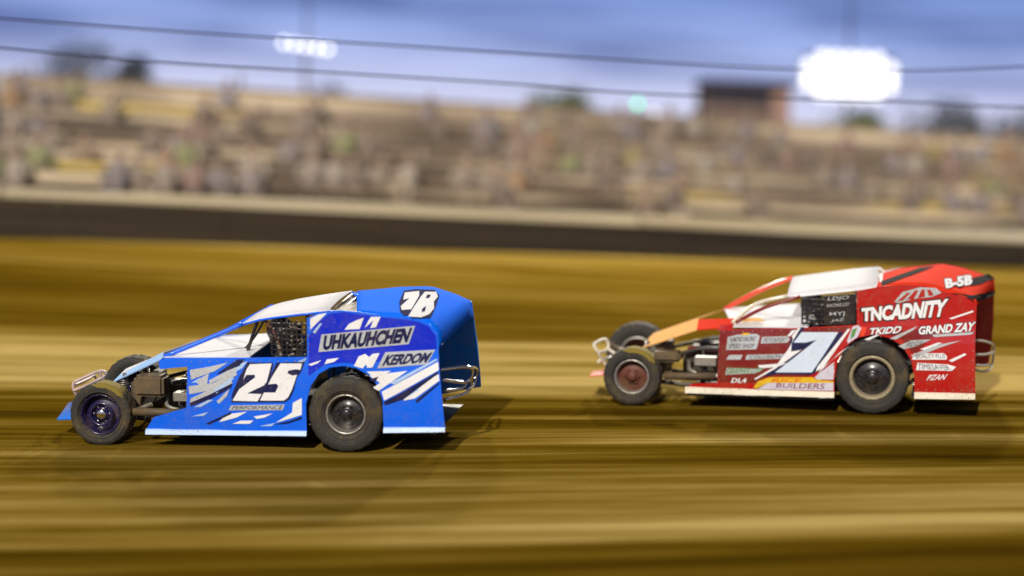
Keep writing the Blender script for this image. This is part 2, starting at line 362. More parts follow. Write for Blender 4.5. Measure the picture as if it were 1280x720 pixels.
def build_crowd():
    pal = [(.27, .22, .17), (.24, .19, .155), (.22, .175, .14), (.19, .15, .12), (.30, .25, .21), (.25, .21, .20), (.23, .20, .20), (.30, .24, .17), (.27, .20, .14), (.16, .125, .10), (.35, .30, .25), (.32, .26, .12), (.33, .21, .12), (.28, .19, .16), (.25, .25, .13), (.28, .25, .26)]
    mats = []
    for i, c in enumerate(pal):
        m, T, P = new_mat('spectator_cloth'); P.inputs['Base Color'].default_value = (*c, 1); P.inputs['Roughness'].default_value = .9; mats.append(m)
    m, T, P = new_mat('skin'); P.inputs['Base Color'].default_value = (.32, .21, .15, 1); P.inputs['Roughness'].default_value = .6; mats.append(m); SK = len(mats) - 1
    m, T, P = new_mat('hair_and_caps'); P.inputs['Base Color'].default_value = (.13, .10, .08, 1); P.inputs['Roughness'].default_value = .8; mats.append(m); HR = len(mats) - 1
    tpl = []
    for v in range(5):
        bm = bmesh.new(); lean = (-.10, .0, .06, -.04, .1)[v]
        # material slots 0 shirt, 1 trousers, 2 skin, 3 hair
        tube(bm, [(0, 0, -.02), (lean * .2, -.02, .14), (lean * .6, -.03, .34), (lean, -.01, .46), (lean, 0, .52)], [.17, .155, .19, .15, .06], 8, 0)
        ellipsoid(bm, (lean * 1.1, -.03, .63), (.085, .10, .12), 8, 2); ellipsoid(bm, (lean * 1.1, -.005, .665), (.092, .105, .105), 8, 3)
        for s in (-1, 1):
            tube(bm, [(s * .09, 0, .02), (s * .12, -.40, .02)], [.09, .07], 6, 1); tube(bm, [(s * .12, -.40, .02), (s * .12, -.38, -.36)], [.065, .045], 6, 1)
            if v == 1 and s == 1: tube(bm, [(lean + .19, 0, .44), (.30, -.05, .62), (.26, -.10, .82)], [.055, .045, .04], 6, 0); ellipsoid(bm, (.26, -.11, .87), (.045, .03, .06), 6, 2)
            else:
                tube(bm, [(lean + s * .19, 0, .44), (s * .27, -.04, .20), (s * .13, -.27, .12)], [.058, .048, .038], 6, 0); ellipsoid(bm, (s * .12, -.30, .11), (.04, .05, .035), 6, 2)
        bm.verts.ensure_lookup_table()
        tpl.append((np.array([v_.co[:] for v_ in bm.verts]), [[x.index for x in f.verts] for f in bm.faces], [f.material_index for f in bm.faces])); bm.free()
    V = []; Fc = []; MI = []; off = 0; cr = random.Random(5)
    ang = math.atan2(ax_.y, ax_.x); dz = (TL.z - BL.z) / NR
    for k in range(NR - 1):
        t = -.35
        while t < 1.45:
            t += cr.choice((.021, .023, .026, .03, .05, .09)) 
            if cr.random() > .16 + .62 * max(0, min(1, .55 + 1.5 * mnoise.noise(Vector((t * 5, k * .7, 3))))): continue
            p = SP(t, k) + back_ * (.70 * .62 + .12) + Vector((0, 0, dz + .06))
            vv, ff, mm = tpl[cr.randrange(5)]; s = cr.uniform(.86, 1.05); a = ang + cr.uniform(-.35, .35)
            ca, sa = math.cos(a), math.sin(a)
            w = vv * s; V.append(np.stack([w[:, 0] * ca - w[:, 1] * sa + p.x, w[:, 0] * sa + w[:, 1] * ca + p.y, w[:, 2] + p.z], 1))
            sh = cr.choice((0, 0, 1, 1, 2, 2, 3, 4, 4, 5, 5, 6, 7, 8, 9, 10, 11, 12, 13, 14, 15)); tr = cr.choice((1, 2, 2, 3, 3, 9, 6, 0))
            Fc += [[i + off for i in f] for f in ff]; MI += [(sh, tr, SK, HR if sh % 3 else sh)[i] for i in mm]; off += len(vv)
    me = bpy.data.meshes.new('crowd'); me.from_pydata(np.concatenate(V).tolist(), [], Fc)
    o = link('crowd', me, mats, smooth=True); me.polygons.foreach_set('material_index', MI)
    tag(o, 'blurred mass of spectators seated along the grandstand rows', 'crowd', kind='stuff')
build_crowd()

# ------------------------------------------------------------------ behind the stand
def build_tree(px, py_top, wpx, hpx, Y, label, kind, cols):
    top = U(px, py_top, Y); s = Y / FPX; wdt = wpx * s; hgt = hpx * s; base = 1.1
    root = empty('tree', (top.x, Y, base)); tag(root, label, 'tree', 'trees behind the grandstand')
    r = random.Random(px)
    trunk = bmesh.new(); H = top.z - base
    tube(trunk, bez([(0, 0, -.2), (.1, 0, H * .35), (0, .05, H * .6), (.1, 0, H * .85)]), [.24 - .008 * i for i in range(19)], 8)
    for i in range(7):
        a = r.uniform(0, 6.28); z0 = H * r.uniform(.4, .7); tube(trunk, bez([(0, 0, z0), (math.cos(a) * wdt * .2, math.sin(a) * wdt * .2, z0 + H * .1), (math.cos(a) * wdt * .36, math.sin(a) * wdt * .36, z0 + H * .2)], 3), [.09, .08, .07, .06, .05, .04, .03], 6)
    from_bm('trunk', trunk, m_bark, root)
    bm = bmesh.new(); zc = H - hgt * .5
    cl = []
    for i in range(26):
        a = r.uniform(0, 6.28); q = math.sqrt(r.random()); h = r.uniform(-.5, .5); q *= math.sqrt(max(.05, 1 - (h * 1.9) ** 2 if h > 0 else 1 - (h * 1.2) ** 2))
        cl.append((Vector((math.cos(a) * q * wdt * .42, math.sin(a) * q * wdt * .42, zc + h * hgt * .8)), r.uniform(.13, .24) * min(wdt, hgt * 1.6), r.randrange(2)))
    for c, rr, mi in cl:
        for j in range(90):
            d = Vector((r.gauss(0, 1), r.gauss(0, 1), r.gauss(0, 1))).normalized() * rr * r.uniform(.45, 1.05)
            p = c + d; a = Vector((r.gauss(0, 1), r.gauss(0, 1), r.gauss(0, .5))).normalized(); b = a.orthogonal().normalized(); sz = r.uniform(.05, .10)
            bm.faces.new([bm.verts.new(p + a * sz), bm.verts.new(p + b * sz * .5), bm.verts.new(p - a * sz), bm.verts.new(p - b * sz * .5)]).material_index = mi
    from_bm('crown', bm, cols, root)
m_bark = noisy('bark', [(.3, (.05, .035, .025)), (.7, (.12, .09, .06))], (6, 6, 1), .9)
def leafm(n, c):
    m, T, P = new_mat(n); P.inputs['Base Color'].default_value = (*c, 1); P.inputs['Roughness'].default_value = .7; return m
dk = [leafm('dark_leaves', (.030, .036, .030)), leafm('dark_leaves', (.045, .050, .035))]; gr = [leafm('olive_leaves', (.12, .15, .035)), leafm('olive_leaves', (.07, .10, .03))]
build_tree(100, 58, 120, 95, 62, 'dark leafy tree above the left end of the grandstand', 0, dk)
build_tree(165, 70, 80, 80, 66, 'smaller dark tree just right of the big dark one at the left end', 0, dk)
build_tree(415, 113, 110, 60, 68, 'low dark tree showing over the stand below the small streak of floodlights', 0, dk)
build_tree(702, 116, 100, 70, 66, 'olive green treetop over the stand, left of the green light', 0, gr)
build_tree(1075, 138, 80, 60, 68, 'low olive tree below the big white floodlights', 0, gr)
build_tree(1180, 132, 120, 80, 64, 'dark leafy tree right of the big floodlights', 0, dk)
build_tree(1262, 142, 110, 70, 70, 'dark tree at the far right end of the stand', 0, dk)

def build_press_box():
    Y = 62; c = U(935, 128, Y); w = 2.35; h = .95; z0 = c.z - h / 2 - .3; root = empty('press_box', (c.x, Y, 1.1))
    tag(root, 'flat roofed brown press box rising behind the grandstand', 'press box')
    mw = noisy('brown_cladding', [(.3, (.10, .065, .055)), (.7, (.17, .115, .095))], (9, 9, .3), .8); mr = noisy('dark_roof', [(.3, (.05, .04, .04)), (.7, (.09, .07, .07))], (1, 1, 1), .7)
    mg, T, P = new_mat('dark_glass'); P.inputs['Base Color'].default_value = (.02, .02, .03, 1); P.inputs['Roughness'].default_value = .08
    mp_, T, P = new_mat('pink_panel'); P.inputs['Base Color'].default_value = (.34, .20, .16, 1)
    b = bmesh.new(); box(b, (-w / 2, 0, z0 - 1.1), (w / 2, 3, c.z + h / 2 - 1.1)); from_bm('wall', b, mw, root)
    b = bmesh.new(); box(b, (w / 2 - .48, -.03, z0 - 1.1), (w / 2 - .02, -.003, c.z + h / 2 - 1.15)); from_bm('side_panel', b, mp_, root)
    b = bmesh.new(); box(b, (-w / 2 - .12, -.25, c.z + h / 2 - 1.098), (w / 2 + .12, 3.1, c.z + h / 2 - 1.0)); from_bm('roof', b, mr, root)
    for i in range(3):
        x = -w / 2 + .12 + i * .56
        b = bmesh.new(); box(b, (x, -.02, c.z + .02 - 1.1), (x + .48, .02, c.z + .36 - 1.1)); wi = from_bm('window', b, mg, root)
        b = bmesh.new()
        for lo, hi in (((x - .03, -.035, c.z - .01 - 1.1), (x + .51, -.022, c.z + .018 - 1.1)), ((x - .03, -.035, c.z + .362 - 1.1), (x + .51, -.022, c.z + .39 - 1.1)), ((x - .03, -.035, c.z + .018 - 1.1), (x - .002, -.022, c.z + .362 - 1.1)), ((x + .482, -.035, c.z + .018 - 1.1), (x + .51, -.022, c.z + .362 - 1.1))): box(b, lo, hi)
        from_bm('window_frame', b, mr, wi)
    b = bmesh.new()
    for x in (-w / 2 + .1, w / 2 - .1):
        for y in (.1, 2.9): tube(b, [(x, y, -.1), (x, y, z0 - 1.1)], .08, 8)
    from_bm('leg', b, m_steel, root)
build_press_box()

m_lamp = glow('floodlight_lens', (1, .97, 1.0), 2.4)
m_lamp2 = glow('floodlight_lens_small', (1, .98, 1.0), 4)
def build_floods(px, py, Y, nx, nz_, dx, dzz, r, mlens, label, energy, aim, tilt=0):
    c = U(px, py, Y); root = empty('floodlight_tower', (c.x, c.y, 1.1)); tag(root, label, 'floodlight', 'floodlight towers')
    zc = c.z - 1.1
    b = bmesh.new(); tube(b, [(0, .25, -.3), (0, .25, zc + nz_ * dzz / 2)], [.07, .05], 12); from_bm('pole', b, m_steel, root)
    b = bmesh.new()
    for j in range(nz_):
        z = zc + (j - (nz_ - 1) / 2) * dzz; tube(b, [(-nx * dx / 2, .2, z + tilt * nx * dx / 2), (nx * dx / 2, .2, z - tilt * nx * dx / 2)], .04, 6)
    from_bm('crossarm', b, m_steel, root)
    to = (Vector(aim) - c).normalized()
    for j in range(nz_):
        for i in range(nx):
            if nz_ == 5 and ((i - 3) / 3.4) ** 2 + ((j - 2) / 2.5) ** 2 > 1.02: continue     # the rack narrows towards its top and bottom
            xx = (i - (nx - 1) / 2) * dx
            p = Vector((xx, 0, zc + (j - (nz_ - 1) / 2) * dzz - tilt * xx)); q = to.to_track_quat('-Y', 'Z').to_matrix().to_4x4(); mt = Matrix.Translation(p) @ q
            h = bmesh.new(); lathe(h, [(.22, .02), (.2, r * .45), (.05, r * .9), (-.02, r), (-.05, r), (-.05, r * .93)], (0, 0, 0), 20)
            h.transform(mt); ho = from_bm('lamp_head', h, m_steel, root)
            l = bmesh.new(); g = bmesh.ops.create_circle(l, cap_ends=True, radius=r * .92, segments=20); l.transform(mt @ Matrix.Translation((0, -.045, 0)) @ Matrix.Rotation(R_(90), 4, 'X')); from_bm('lens', l, mlens, ho)
    # added second bank, unseen high on the pole, to throw shadows towards the camera
    zt = 21.0
    b = bmesh.new(); tube(b, [(0, .25, zc), (0, .25, zt + .8)], [.03, .03], 8); from_bm('pole', b, m_steel, root)
    b = bmesh.new()
    for z in (zt - .3, zt + .3): tube(b, [(-1.5, .2, z), (1.5, .2, z)], .04, 6)
    from_bm('crossarm', b, m_steel, root)
    to = (Vector(aim) - Vector((c.x, c.y, 1.1 + zt))).normalized()
    for z in (zt - .3, zt + .3):
        for i in range(6):
            q = to.to_track_quat('-Y', 'Z').to_matrix().to_4x4(); mt = Matrix.Translation((-1.25 + i * .5, 0, z)) @ q
            h = bmesh.new(); lathe(h, [(.22, .02), (.2, .09), (.05, .17), (-.02, .19), (-.05, .19), (-.05, .18)], (0, 0, 0), 16); h.transform(mt); ho = from_bm('lamp_head', h, m_steel, root)
            l = bmesh.new(); bmesh.ops.create_circle(l, cap_ends=True, radius=.175, segments=16); l.transform(mt @ Matrix.Translation((0, -.045, 0)) @ Matrix.Rotation(R_(90), 4, 'X')); from_bm('lens', l, mlens, ho)
    ld = bpy.data.lights.new('added_high_beam', 'SPOT'); ld.energy = energy; ld.spot_size = R_(60); ld.spot_blend = .6; ld.shadow_soft_size = 1.1; ld.color = (1, .93, .78)
    lo = bpy.data.objects.new('added_high_beam', ld); COL.objects.link(lo); lo.parent = root; lo.location = (0, -.9, zt)
    lo.rotation_euler = to.to_track_quat('-Z', 'Y').to_euler()
build_floods(1062, 95, 60, 7, 5, .37, .25, .15, m_lamp, 'big bright white bank of floodlights on a pole, right of the press box', 62000, (1, 24, 0))
build_floods(382, 57, 62, 5, 1, .30, .3, .09, m_lamp2, 'small bright row of floodlights high over the left half of the stand', 42000, (-2, 24, 0), tilt=.11)
def signal(px, py, Y, r, col, st, label):
    c = U(px, py, Y); root = empty('signal_light', (c.x, c.y, 1.1)); tag(root, label, 'light')
    b = bmesh.new(); tube(b, [(0, .12, -.2), (0, .12, c.z - 1.1)], .04, 8); from_bm('pole', b, m_steel, root)
    b = bmesh.new(); lathe(b, [(.12, .02), (.1, r * 1.1), (-.05, r * 1.2), (-.05, r * 1.02)], (0, 0, c.z - 1.1), 16); hs = from_bm('housing', b, m_steel, root)
    b = bmesh.new(); ellipsoid(b, (0, -.02, c.z - 1.1), (r, .05, r), 12); from_bm('lens', b, glow('signal_lens', col, st), hs)
signal(797, 130, 58, .07, (.10, 1, .45), 4, 'small glowing green signal light above the stand')
signal(818, 142, 58, .06, (1, .95, .85), 3, 'tiny white lamp just right of the green signal light')

def cable(pts, Y, r, label):
    P = bez([U(x, y, Y + (x - 640) * .002) for x, y in pts], 8); c0 = P[0].copy()
    b = bmesh.new(); tube(b, [p - c0 for p in P], r, 8)
    m = M['cable']; o = from_bm('overhead_cable', b, m); o.location = c0; tag(o, label, 'cable', 'cables strung over the track')
cable([(-900, -60), (-400, -8), (0, 23), (200, 38), (400, 51), (600, 64), (760, 74), (940, 84), (1100, 88), (1280, 83), (1700, 62), (2300, 10)], 29, .012, 'upper of the two thin dark cables sagging across the sky')
cable([(-900, -30), (-400, 22), (0, 60), (200, 78), (400, 90), (640, 105), (800, 117), (1000, 124), (1150, 128), (1280, 134), (1700, 138), (2300, 120)], 29, .012, 'lower of the two thin dark cables, just above the top of the stand')

# ------------------------------------------------------------------ race cars
class Car:
    def __init__(s, label, cf, cr, Yr, yaw, wb, group='modified race cars'):
        f = U(*cf, Yr + wb * math.sin(R_(yaw))); r = U(*cr, Yr)
        f.z = zg(f.x, f.y) ; r.z = zg(r.x, r.y)
        x = (r - f).normalized(); y = Vector((-x.y, x.x, 0)).normalized()
        q = r + y * 1.75; y = (Vector((q.x, q.y, zg(q.x, q.y))) - r).normalized(); z = x.cross(y).normalized(); y = z.cross(x)
        s.mw = Matrix(((x.x, y.x, z.x, r.x), (x.y, y.y, z.y, r.y), (x.z, y.z, z.z, r.z), (0, 0, 0, 1))); s.inv = s.mw.inverted()
        s.c = s.inv @ CAM; s.root = empty('race_car', mat=s.mw); tag(s.root, label, 'race car', group); s.wb = (r - f).length
    def at(s, px, py, yl=0.0):
        d = s.inv.to_3x3() @ (Fv + Rv * ((px - 640) / FPX) + Uv * ((360 - py) / FPX)); t = (yl - s.c.y) / d.y
        return s.c + d * t
def belly(x, z):        # gentle bulge of the sheet metal
    return -.028 * math.sin(max(0, min(1, z / 1.05)) * math.pi) + .006 * math.sin(x * 2.3 + z * 4) + .006 * mnoise.noise(Vector((x * 3.1, z * 3.6, 2)))
def sheet(car, name, pts, mat, parent, off=0.0, thick=.010, yl=0.0, mirror=None, step=.09, local=False, mi2=None):
    """flat sheet traced in the side plane yl, cut into a grid so that it can follow the bulge"""
    P = [Vector((p[0], 0, p[1])) if local else car.at(p[0], p[1], yl) for p in pts]
    bm = bmesh.new(); f = bm.faces.new([bm.verts.new((p.x, 0, p.z)) for p in P])
    xs = [p.x for p in P]; zs = [p.z for p in P]
    for a0, a1, nrm in ((min(xs), max(xs), (1, 0, 0)), (min(zs), max(zs), (0, 0, 1))):
        q = math.ceil(a0 / step) * step
        while q < a1:
            bmesh.ops.bisect_plane(bm, geom=bm.verts[:] + bm.edges[:] + bm.faces[:], plane_co=(q * nrm[0], 0, q * nrm[2]), plane_no=nrm); q += step
    bm.normal_update()
    if sum(f.normal.y * f.calc_area() for f in bm.faces) > 0: bmesh.ops.reverse_faces(bm, faces=bm.faces[:])
    front = bm.faces[:]
    if thick:
        g = bmesh.ops.extrude_face_region(bm, geom=front)
        nv = [e for e in g['geom'] if isinstance(e, bmesh.types.BMVert)]
        bk = {v for v in nv}
        for v in bm.verts: v.co.y = (thick if v not in bk else 0)
    sgn = 1
    for v in bm.verts:
        y = v.co.y + belly(v.co.x, v.co.z) - off
        v.co.y = (yl + y) if mirror is None else (mirror - y)
    if mirror is not None: bmesh.ops.reverse_faces(bm, faces=bm.faces[:])
    if thick: bmesh.ops.recalc_face_normals(bm, faces=bm.faces[:])
    return from_bm(name, bm, mat, parent)
_tm = {}
def text_mesh(s, bold):
    if (s, bold) in _tm: return _tm[(s, bold)]
    c = bpy.data.curves.new('t', 'FONT'); c.body = s; c.offset = bold; c.resolution_u = 3
    o = bpy.data.objects.new('t', c); COL.objects.link(o); dg = bpy.context.evaluated_depsgraph_get(); dg.update()
    me = bpy.data.meshes.new_from_object(o.evaluated_get(dg)); bpy.data.objects.remove(o)
    v = np.array([q.co[:2] for q in me.vertices]); f = [list(p.vertices) for p in me.polygons]
    lo, hi = v.min(0), v.max(0); v = (v - lo) / (hi - lo); _tm[(s, bold)] = (v, f); return v, f
def lettering(car, s, quad, mat, parent, off=.005, bold=.02, outline=None, name='lettering', pt=None):
    """built-in font, bent into the quad bl, br, tr, tl of photograph pixels on the panel"""
    res = None
    for bd, mt, of, nm in (([(bold + .045, outline, off, 'lettering_outline')] if outline else []) + [(bold, mat, off + (.002 if outline else 0), name)]):
        v, f = text_mesh(s, bd); g = 0 if bd == bold or not outline else .02
        bm = bmesh.new(); bl, br, tr, tl = [Vector(q) for q in quad]; vv = []
        for a, b in v:
            a = -g + a * (1 + 2 * g); b = -g * 4 + b * (1 + 8 * g)
            q = (bl * (1 - a) + br * a) * (1 - b) + (tl * (1 - a) + tr * a) * b
            if pt: p = pt(q, of)
            else:
                p = car.at(q.x, q.y, 0); p = Vector((p.x, belly(p.x, p.z) - of, p.z))
            vv.append(bm.verts.new(p))
        for q in f:
            try: bm.faces.new([vv[i] for i in q])
            except ValueError: pass
        res = from_bm(nm, bm, mt, parent)
    return res
def decals(car, name, polys, mat, parent, off=.003, **k):
    """marks of one graphic, each a thin sheet of its own laid on the panel"""
    return [sheet(car, name, p, mat, parent, off=off, thick=0, **k) for p in polys]
def loft(name, rails, mat, parent, thick=.012, n=3, smooth=False, up=1):
    """surface through polylines of equal length; rails run along the car, listed from near to far"""
    bm = bmesh.new(); Rr = [[bm.verts.new(p) for p in r] for r in rails]
    for i in range(len(Rr) - 1):
        for j in range(len(Rr[0]) - 1):
            f = bm.faces.new((Rr[i][j], Rr[i][j + 1], Rr[i + 1][j + 1], Rr[i + 1][j])); f.smooth = smooth
    bm.normal_update()
    if sum(f.normal.z for f in bm.faces) * up < 0: bmesh.ops.reverse_faces(bm, faces=bm.faces[:])
    bm.normal_update()
    bmesh.ops.solidify(bm, geom=bm.faces[:], thickness=thick)
    return from_bm(name, bm, mat, parent)
def interp_rail(pts, n):
    P = [Vector(p) for p in pts]; d = [0]
    for a, b in zip(P, P[1:]): d.append(d[-1] + (b - a).length)
    out = []
    for i in range(n):
        q = d[-1] * i / (n - 1); k = max(j for j in range(len(d)) if d[j] <= q + 1e-9); k = min(k, len(P) - 2)
        out.append(P[k].lerp(P[k + 1], (q - d[k]) / max(1e-9, d[k + 1] - d[k])))
    return out
def bar(car, name, pts, r, mat, parent, n=8, smoothed=False, flat=None):
    b = bmesh.new(); tube(b, bez(pts) if smoothed else pts, r, n); return from_bm(name, b, mat, parent)

def make_wheel(car, x, y0, r, w, side, sp, root, steer=0):
    """side -1: outer face towards -Y (near side); y0 = outer face. Wheel > tyre, rim"""
    cx = Vector((x, 0, r)); s = side
    rr = sp['rr'] * r
    def P(prof): return [(-s * 0 + (y0 + (-s) * d), q) for d, q in prof]   # d = depth inwards
    Mx = Matrix.Translation((x, y0, r)) @ Matrix.Rotation(steer, 4, 'Z') @ Matrix.Translation((-x, -y0, -r))
    hub = bmesh.new()
    lathe(hub, P([(.055, .001), (.055, rr * .30), (.062, rr * .34), (.075, rr * .36), (.085, rr * .62), (.10, rr * .80), (.11, rr * .93)]), cx, 48)
    hub.transform(Mx); wheel = from_bm('wheel', hub, M[sp['disc']], root)
    hc = bmesh.new(); lathe(hc, P([(.018, .0005), (.02, rr * .18), (.03, rr * .26), (.055, rr * .28)]), cx, 32); 
    for k in range(6):
        t = k * math.pi / 3; c = cx + Vector((math.cos(t) * rr * .42, y0 - s * .066, math.sin(t) * rr * .42)); ellipsoid(hc, c, (.013, .016, .013), 8)
    hc.transform(Mx); from_bm('hub_cap', hc, M[sp['hub']], wheel)
    rim = bmesh.new()
    lathe(rim, P([(.11, rr * .90), (.05, rr * .93), (.022, rr * .96), (.012, rr * .985), (.012, rr * sp['ring']), (.03, rr * (sp['ring'] + .01)), (w * .9, rr * 1.0), (w * .9, rr * .9), (.11, rr * .9)]), cx, 64)
    for k in range(16):
        t = k * math.pi / 8; c = cx + Vector((math.cos(t) * rr * 1.03, y0 - s * .010, math.sin(t) * rr * 1.03)); ellipsoid(rim, c, (.009, .008, .009), 6)
    if sp.get('inner'):
        lathe(rim, P([(.035, rr * .50), (.025, rr * .52), (.025, rr * .60), (.04, rr * .64)]), cx, 48)
    rim.transform(Mx); from_bm('rim', rim, M[sp['rim']], wheel)
    ty = bmesh.new(); n = 96
    g = sp['ring'] + .01
    prof = [(.030, rr * g), (.006, rr * g + .012), (-.012, rr + (r - rr) * .45), (-.006, rr + (r - rr) * .70), (.004, r * .955), (.022, r * .985), (.05, r), (w * .33, r), (w * .345, r - .009), (w * .37, r - .009), (w * .385, r), (w * .62, r), (w * .635, r - .009), (w * .66, r - .009), (w * .675, r), (w - .05, r), (w - .02, r * .98), (w, r * .93), (w + .006, rr + (r - rr) * .45), (w - .03, rr * 1.02)]
    def jit(j, k):
        if 5 <= j <= 16 and k % 4 == (0 if j < 9 else 2): return -.008
        return 0
    lathe(ty, P(prof), cx, n, 0, jit)
    # mud caked on the shoulder
    ty.transform(Mx); tyre = from_bm('tyre', ty, M['rubber'], wheel)
    for q, pr in enumerate(((rr + (r - rr) * .30, .004), (rr + (r - rr) * .62, .004))):
        rg = bmesh.new(); lathe(rg, P([(-.009, pr[0] - .006), (-.016, pr[0]), (-.009, pr[0] + .006)]), cx, 72); rg.transform(Mx); from_bm('sidewall_rib', rg, M['rubber' if not sp.get('rib') else sp['rib']], wheel)
    if sp.get('mud'):
        md = bmesh.new(); a0, a1 = sp['mud']; rings = []
        for j, (d, q) in enumerate([(-.016, rr + (r - rr) * .66), (-.010, r * .95), (.012, r * 1.004), (.06, r * 1.012), (w * .6, r * 1.008), (w * .8, r * 1.0)]):
            row = []
            for k in range(40):
                t = a0 + (a1 - a0) * k / 39; e = min(1, min(k, 39 - k) / 7); wob = 1 + .25 * mnoise.noise(Vector((k * .35, j, x)))
                qq = r * .955 + (q - r * .955) * (e * wob if j != 2 else e)
                row.append(md.verts.new(cx + Vector((math.cos(t) * qq, y0 - s * d, math.sin(t) * qq))))
            rings.append(row)
        for i in range(5):
            for k in range(39):
                f = md.faces.new((rings[i][k], rings[i][k + 1], rings[i + 1][k + 1], rings[i + 1][k])); f.smooth = True
        md.transform(Mx); from_bm('caked_mud', md, M['mud'], wheel)
    return wheel

def make_driver(car, px, py, yl, hel, suit, label):
    """seated driver, helmet at photograph pixel px,py in plane yl, hands round the steering wheel"""
    h = car.at(px, py, yl); root = empty('person', mat=car.mw @ Matrix.Translation((h.x, h.y, h.z - .60)))
    tag(root, label, 'driver')
    # joints, car is heading to -X
    J = [((.06, 0, -.12), .15), ((.05, 0, .10), .15), ((.03, 0, .34), .17), ((.01, 0, .46), .07), ((0, 0, .52), .06)]
    E = [(0, 1), (1, 2), (2, 3), (3, 4)]
    def add(p, r, par): J.append((p, r)); E.append((par, len(J) - 1)); return len(J) - 1
    for s in (-1, 1):
        a = add((.02, s * .19, .38), .065, 2); b = add((-.12, s * .24, .16), .050, a); c = add((-.36, s * .17, .22), .036, b); pm = add((-.41, s * .165, .24), .034, c)
        for k in range(4):
            q = add((-.445, s * (.175 - .004 * k), .265 - k * .022), .012, pm); q = add((-.475, s * (.165), .262 - k * .022), .010, q); add((-.470, s * .140, .258 - k * .022), .009, q)
        q = add((-.42, s * .135, .262), .013, pm); add((-.45, s * .125, .272), .010, q)
        a = add((-.12, s * .12, -.14), .085, 0); b = add((-.42, s * .15, -.02), .065, a); c = add((-.66, s * .14, -.26), .045, b); add((-.76, s * .14, -.20), .035, c)
    me = bpy.data.meshes.new('body'); me.from_pydata([j[0] for j in J], E, [])
    o = bpy.data.objects.new('body', me); COL.objects.link(o)
    sk = o.modifiers.new('s', 'SKIN'); sd = o.modifiers.new('d', 'SUBSURF'); sd.levels = sd.render_levels = 1
    for i, (p, r) in enumerate(J): me.skin_vertices[0].data[i].radius = (r, r)
    me.skin_vertices[0].data[0].use_root = True
    dg = bpy.context.evaluated_depsgraph_get(); dg.update(); m2 = bpy.data.meshes.new_from_object(o.evaluated_get(dg)); bpy.data.objects.remove(o)
    link('body', m2, M[suit], root, True)
    b = bmesh.new(); ellipsoid(b, (-.01, 0, .64), (.145, .118, .145), 24); tube(b, [(-.11, 0, .575), (-.02, 0, .55)], [.055, .09], 12); hm = from_bm('helmet', b, M[hel], root)
    b = bmesh.new()
    rows = []
    for j in range(4):
        rows.append([b.verts.new((-.01 - math.cos(t) * .150 * math.cos((j - 1) * .22), math.sin(t) * .122, .655 + (j - 1.5) * .03)) for t in np.linspace(-1.1, 1.1, 13)])
    for i in range(3):
        for k in range(12): b.faces.new((rows[i][k], rows[i][k + 1], rows[i + 1][k + 1], rows[i + 1][k])).smooth = True
    from_bm('visor', b, M['ink'], hm)
    return root, h

